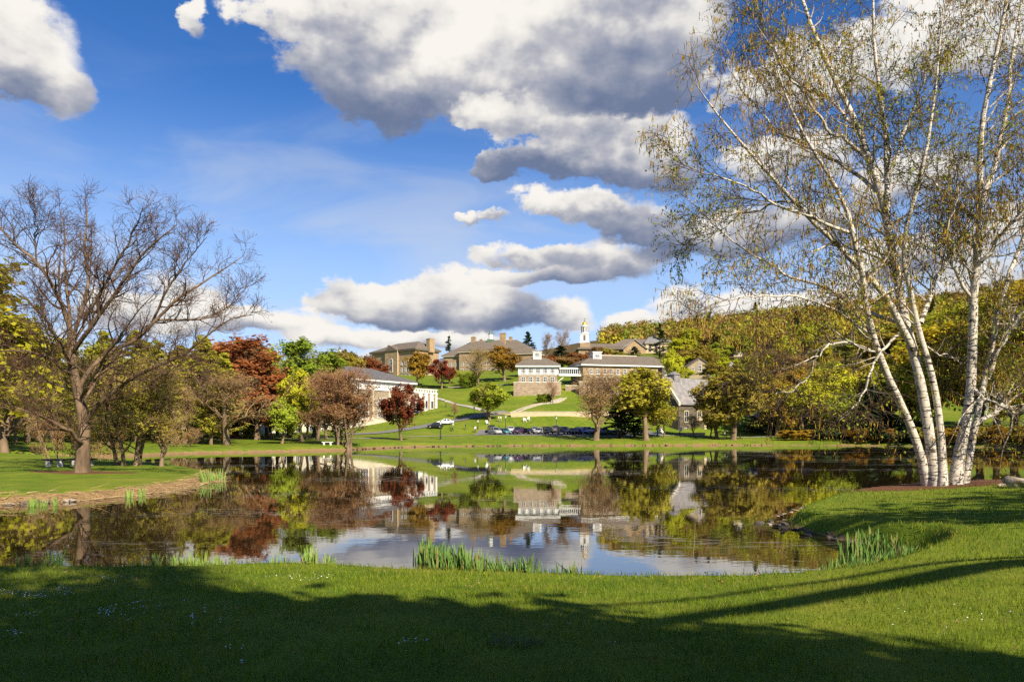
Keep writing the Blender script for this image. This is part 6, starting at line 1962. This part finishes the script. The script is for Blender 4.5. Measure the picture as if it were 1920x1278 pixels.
lamp_post(826, 176, 789, 'dark lamp post on the near lawn in front of the black car', thick=.12)
lamp_post(836, 240, 749, 'dark lamp post beside the footpath on the slope')
lamp_post(889, 222, 762, 'pale lamp post at the bend of the drive', True)
lamp_post(849, 203, 792, 'short dark lamp post between the road and the car park')
lamp_post(896, 204, 786, 'dark lamp post at the left end of the car park')
lamp_post(948, 205, 778, 'dark lamp post behind the left half of the car park')
lamp_post(1043, 199, 780, 'dark lamp post in the middle of the car park')
lamp_post(1274, 194, 781, 'dark lamp post at the gabled building forecourt')
lamp_post(1388, 190, 790, 'dark lamp post beside the wide olive tree')

# notice board on a blue post
D = 188.0
x = UX(1233, D); z = gz(x, D)
r = empty('sign_board', (x, D, z)); tag(r, 'white notice board on a blue post beside the car park', 'sign')
s = D / F
MB().box(-.16, .16, -.1, .1, -.2, 20 * s).obj('post', M['blue_sign'], r)
MB().box(1.0 * s, 12.5 * s, -.04, .04, 6.5 * s, 16.5 * s).obj('panel', M['white'], r)
MB().box(.7 * s, 12.8 * s, -.06, .06, 16.502 * s, 17.1 * s).obj('panel_cap', M['iron'], r)
MB().box(11.4 * s, 12.2 * s, -.05, .05, -.2, 6.4 * s).obj('post', M['iron'], r)
x = UX(1276, 193); r = empty('sign_board', (x, 193, gz(x, 193))); tag(r, 'small white sign on a thin pole by the forecourt wall', 'sign')
MB().box(-.04, .04, -.04, .04, -.2, 1.9).obj('post', M['iron'], r); MB().box(-.35, .35, -.06, -.042, 1.0, 2.0).obj('panel', M['white'], r)


def bench(px, D, L, label, rz=0.0, top='bench_top', leg='bench_leg', hh=.46):
    x = UX(px, D); r = empty('stone_bench', (x, D, gz(x, D)), rz); tag(r, label, 'bench')
    MB().box(-L / 2, L / 2, -.24, .24, hh - .1, hh).obj('seat', M[top], r)
    for sx in (-1, 1):
        MB().box(sx * (L / 2 - .34) - .12, sx * (L / 2 - .34) + .12, -.2, .2, -.1, hh - .103).obj('leg', M[leg], r)


bench(103, 48.5, 1.35, 'dark slab bench on pale legs left of the big bare trunk', .08)
bench(155, 50, 1.6, 'dark slab bench on pale legs behind the big bare trunk', -.05)
bench(614, 122, 1.7, 'white stone bench under the brown trees of the left bank', 0, 'white', 'white', .5)


def lawn_chair(px, D, label, rz):
    x = UX(px, D); r = empty('lawn_chair', (x, D, gz(x, D)), rz); tag(r, label, 'chair', 'white lawn chairs on the slope')
    MB().hull([(-.3, -.3, .32), (.3, -.3, .32), (.3, .25, .22), (-.3, .25, .22)], [(-.3, -.3, .37), (.3, -.3, .37), (.3, .25, .27), (-.3, .25, .27)]).obj('seat', M['white'], r)
    MB().hull([(-.28, .22, .25), (.28, .22, .25), (.28, .27, .25), (-.28, .27, .25)], [(-.32, .5, 1.05), (.32, .5, 1.05), (.32, .55, 1.03), (-.32, .55, 1.03)]).obj('backrest', M['white'], r)
    for s_ in (-1, 1):
        MB().box(s_ * .38 - .07, s_ * .38 + .07, -.36, .4, .54, .58).obj('armrest', M['white'], r)
        MB().box(s_ * .38 - .03, s_ * .38 + .03, -.32, -.24, -.1, .537).obj('leg', M['white'], r); MB().box(s_ * .38 - .03, s_ * .38 + .03, .28, .36, -.1, .537).obj('leg', M['white'], r)


lawn_chair(984, 214, 'white lawn chair on the slope, left one of the pair below the stairs', .3)
lawn_chair(990, 215, 'white lawn chair on the slope, right one of the pair below the stairs', -.4)
lawn_chair(914, 209, 'single white lawn chair under the round bright green tree', .5)


# people: one continuous skinned body each, hair as a child
def person(px, D, label, shirt, trousers, rz=0.0, stride=.18, hairc=(.05, .03, .02), lift=0.0):
    x = UX(px, D); z = gz(x, D) + lift
    V = [(0, 0, .95), (0, 0, 1.15), (0, .01, 1.42), (0, .0, 1.54), (0, -.02, 1.66), (0, -.01, 1.76),
         (.10, 0, .90), (.10, -stride, .50), (.10, -stride * .9, .07), (.10, -stride * .9 - .16, .035),
         (-.10, 0, .90), (-.10, stride * .5, .50), (-.10, stride * 1.3, .10), (-.10, stride * 1.3 - .15, .035),
         (.20, 0, 1.40), (.25, .06, 1.14), (.24, -.08, .92), (.235, -.13, .82), (-.20, 0, 1.40), (-.25, -.05, 1.14), (-.24, -.16, .93), (-.235, -.21, .84)]
    E = [(0, 1), (1, 2), (2, 3), (3, 4), (4, 5), (0, 6), (6, 7), (7, 8), (8, 9), (0, 10), (10, 11), (11, 12), (12, 13), (2, 14), (14, 15), (15, 16), (16, 17), (2, 18), (18, 19), (19, 20), (20, 21)]
    Rr = [.14, .13, .15, .06, .10, .08, .095, .065, .045, .04, .095, .065, .045, .04, .07, .05, .036, .04, .07, .05, .036, .04]
    me = bpy.data.meshes.new('person'); me.from_pydata(V, E, [])
    o = bpy.data.objects.new('person', me); COL.objects.link(o)
    md = o.modifiers.new('skin', 'SKIN'); sub = o.modifiers.new('sub', 'SUBSURF'); sub.levels = sub.render_levels = 1
    for i, sv in enumerate(me.skin_vertices[0].data):
        sv.radius = (Rr[i], Rr[i] * (.72 if i in (0, 1, 2) else 1.0)); sv.use_root = (i == 0)
    dg = bpy.context.evaluated_depsgraph_get()
    m2 = bpy.data.meshes.new_from_object(o.evaluated_get(dg))
    o.modifiers.clear(); o.data = m2
    for m in (pmat('skin', (.50, .30, .21), (.44, .26, .18), 6, .6), pmat('shirt', shirt), pmat('trousers', trousers), M['tyre']): m2.materials.append(m)
    for p in m2.polygons:
        c = p.center
        arm = abs(c.x) > .18
        p.material_index = 3 if c.z < .085 else (2 if c.z < .98 and not arm else (1 if c.z < 1.50 and not (arm and c.z < 1.02) else 0)); p.use_smooth = True
    o.location = (x, D, z); o.rotation_euler = (0, 0, rz)
    tag(o, label, 'person')
    hb = MB()
    for i in range(4):
        a0, a1 = i * math.pi / 8, (i + 1) * math.pi / 8
        hb.cyl((0, .015, 1.70 + .125 * math.sin(a0)), (0, .015, 1.70 + .125 * math.sin(a1) + .001), .112 * math.cos(a0), max(.01, .112 * math.cos(a1)), 10)
    hb.obj('hair', pmat('hair', hairc), o, True)


person(848.5, 201, 'person in an olive jacket walking by the short lamp post', (.16, .15, .08), (.03, .03, .04), 1.2)
person(873, 203, 'person in a dark top walking on the grass left of the car park', (.05, .05, .06), (.10, .09, .08), -1.3)
person(891, 201, 'person in a white shirt standing at the left end of the car park', (.75, .74, .72), (.04, .04, .06), .4, .06)
person(935, 213, 'person in a pale top on the slope under the bright green tree', (.62, .55, .42), (.35, .30, .22), 1.0)
person(939, 213, 'person in a white top beside the pale topped one on the slope', (.75, .72, .66), (.30, .26, .2), 1.0)
person(1358, 192, 'person in a white top walking past the wide olive tree', (.75, .74, .74), (.05, .05, .07), -1.2)
person(1362, 192.6, 'person in a dark jacket beside the white topped walker', (.03, .03, .045), (.06, .06, .09), -1.2)

# slim dry stalk and drifting sticks in the near water
rng_ = np.random.default_rng(21)
for px, py, hgt in ((1296, 1079, .95), (1090, 1076, .5), (1330, 1078, .35)):
    x, y = PZ(px, py, .1)
    P_, R_ = grow(rng_, np.array([[x, y, -.1]]), np.array([[.03, 0, 1.]]), np.array([hgt + .1]), np.array([.006]), 6, .4, .03, 0)
    V, Q, _ = tubes([(P_ - np.array([x, y, 0]), R_, 4)])
    o = link('dry_stalk', np_mesh('dry_stalk', V, Q, mats=[M['twig']])); o.location = (x, y, 0)
    tag(o, 'thin dry stalk standing in the water off the near shore', 'stalk', 'dry stalks in the near water')
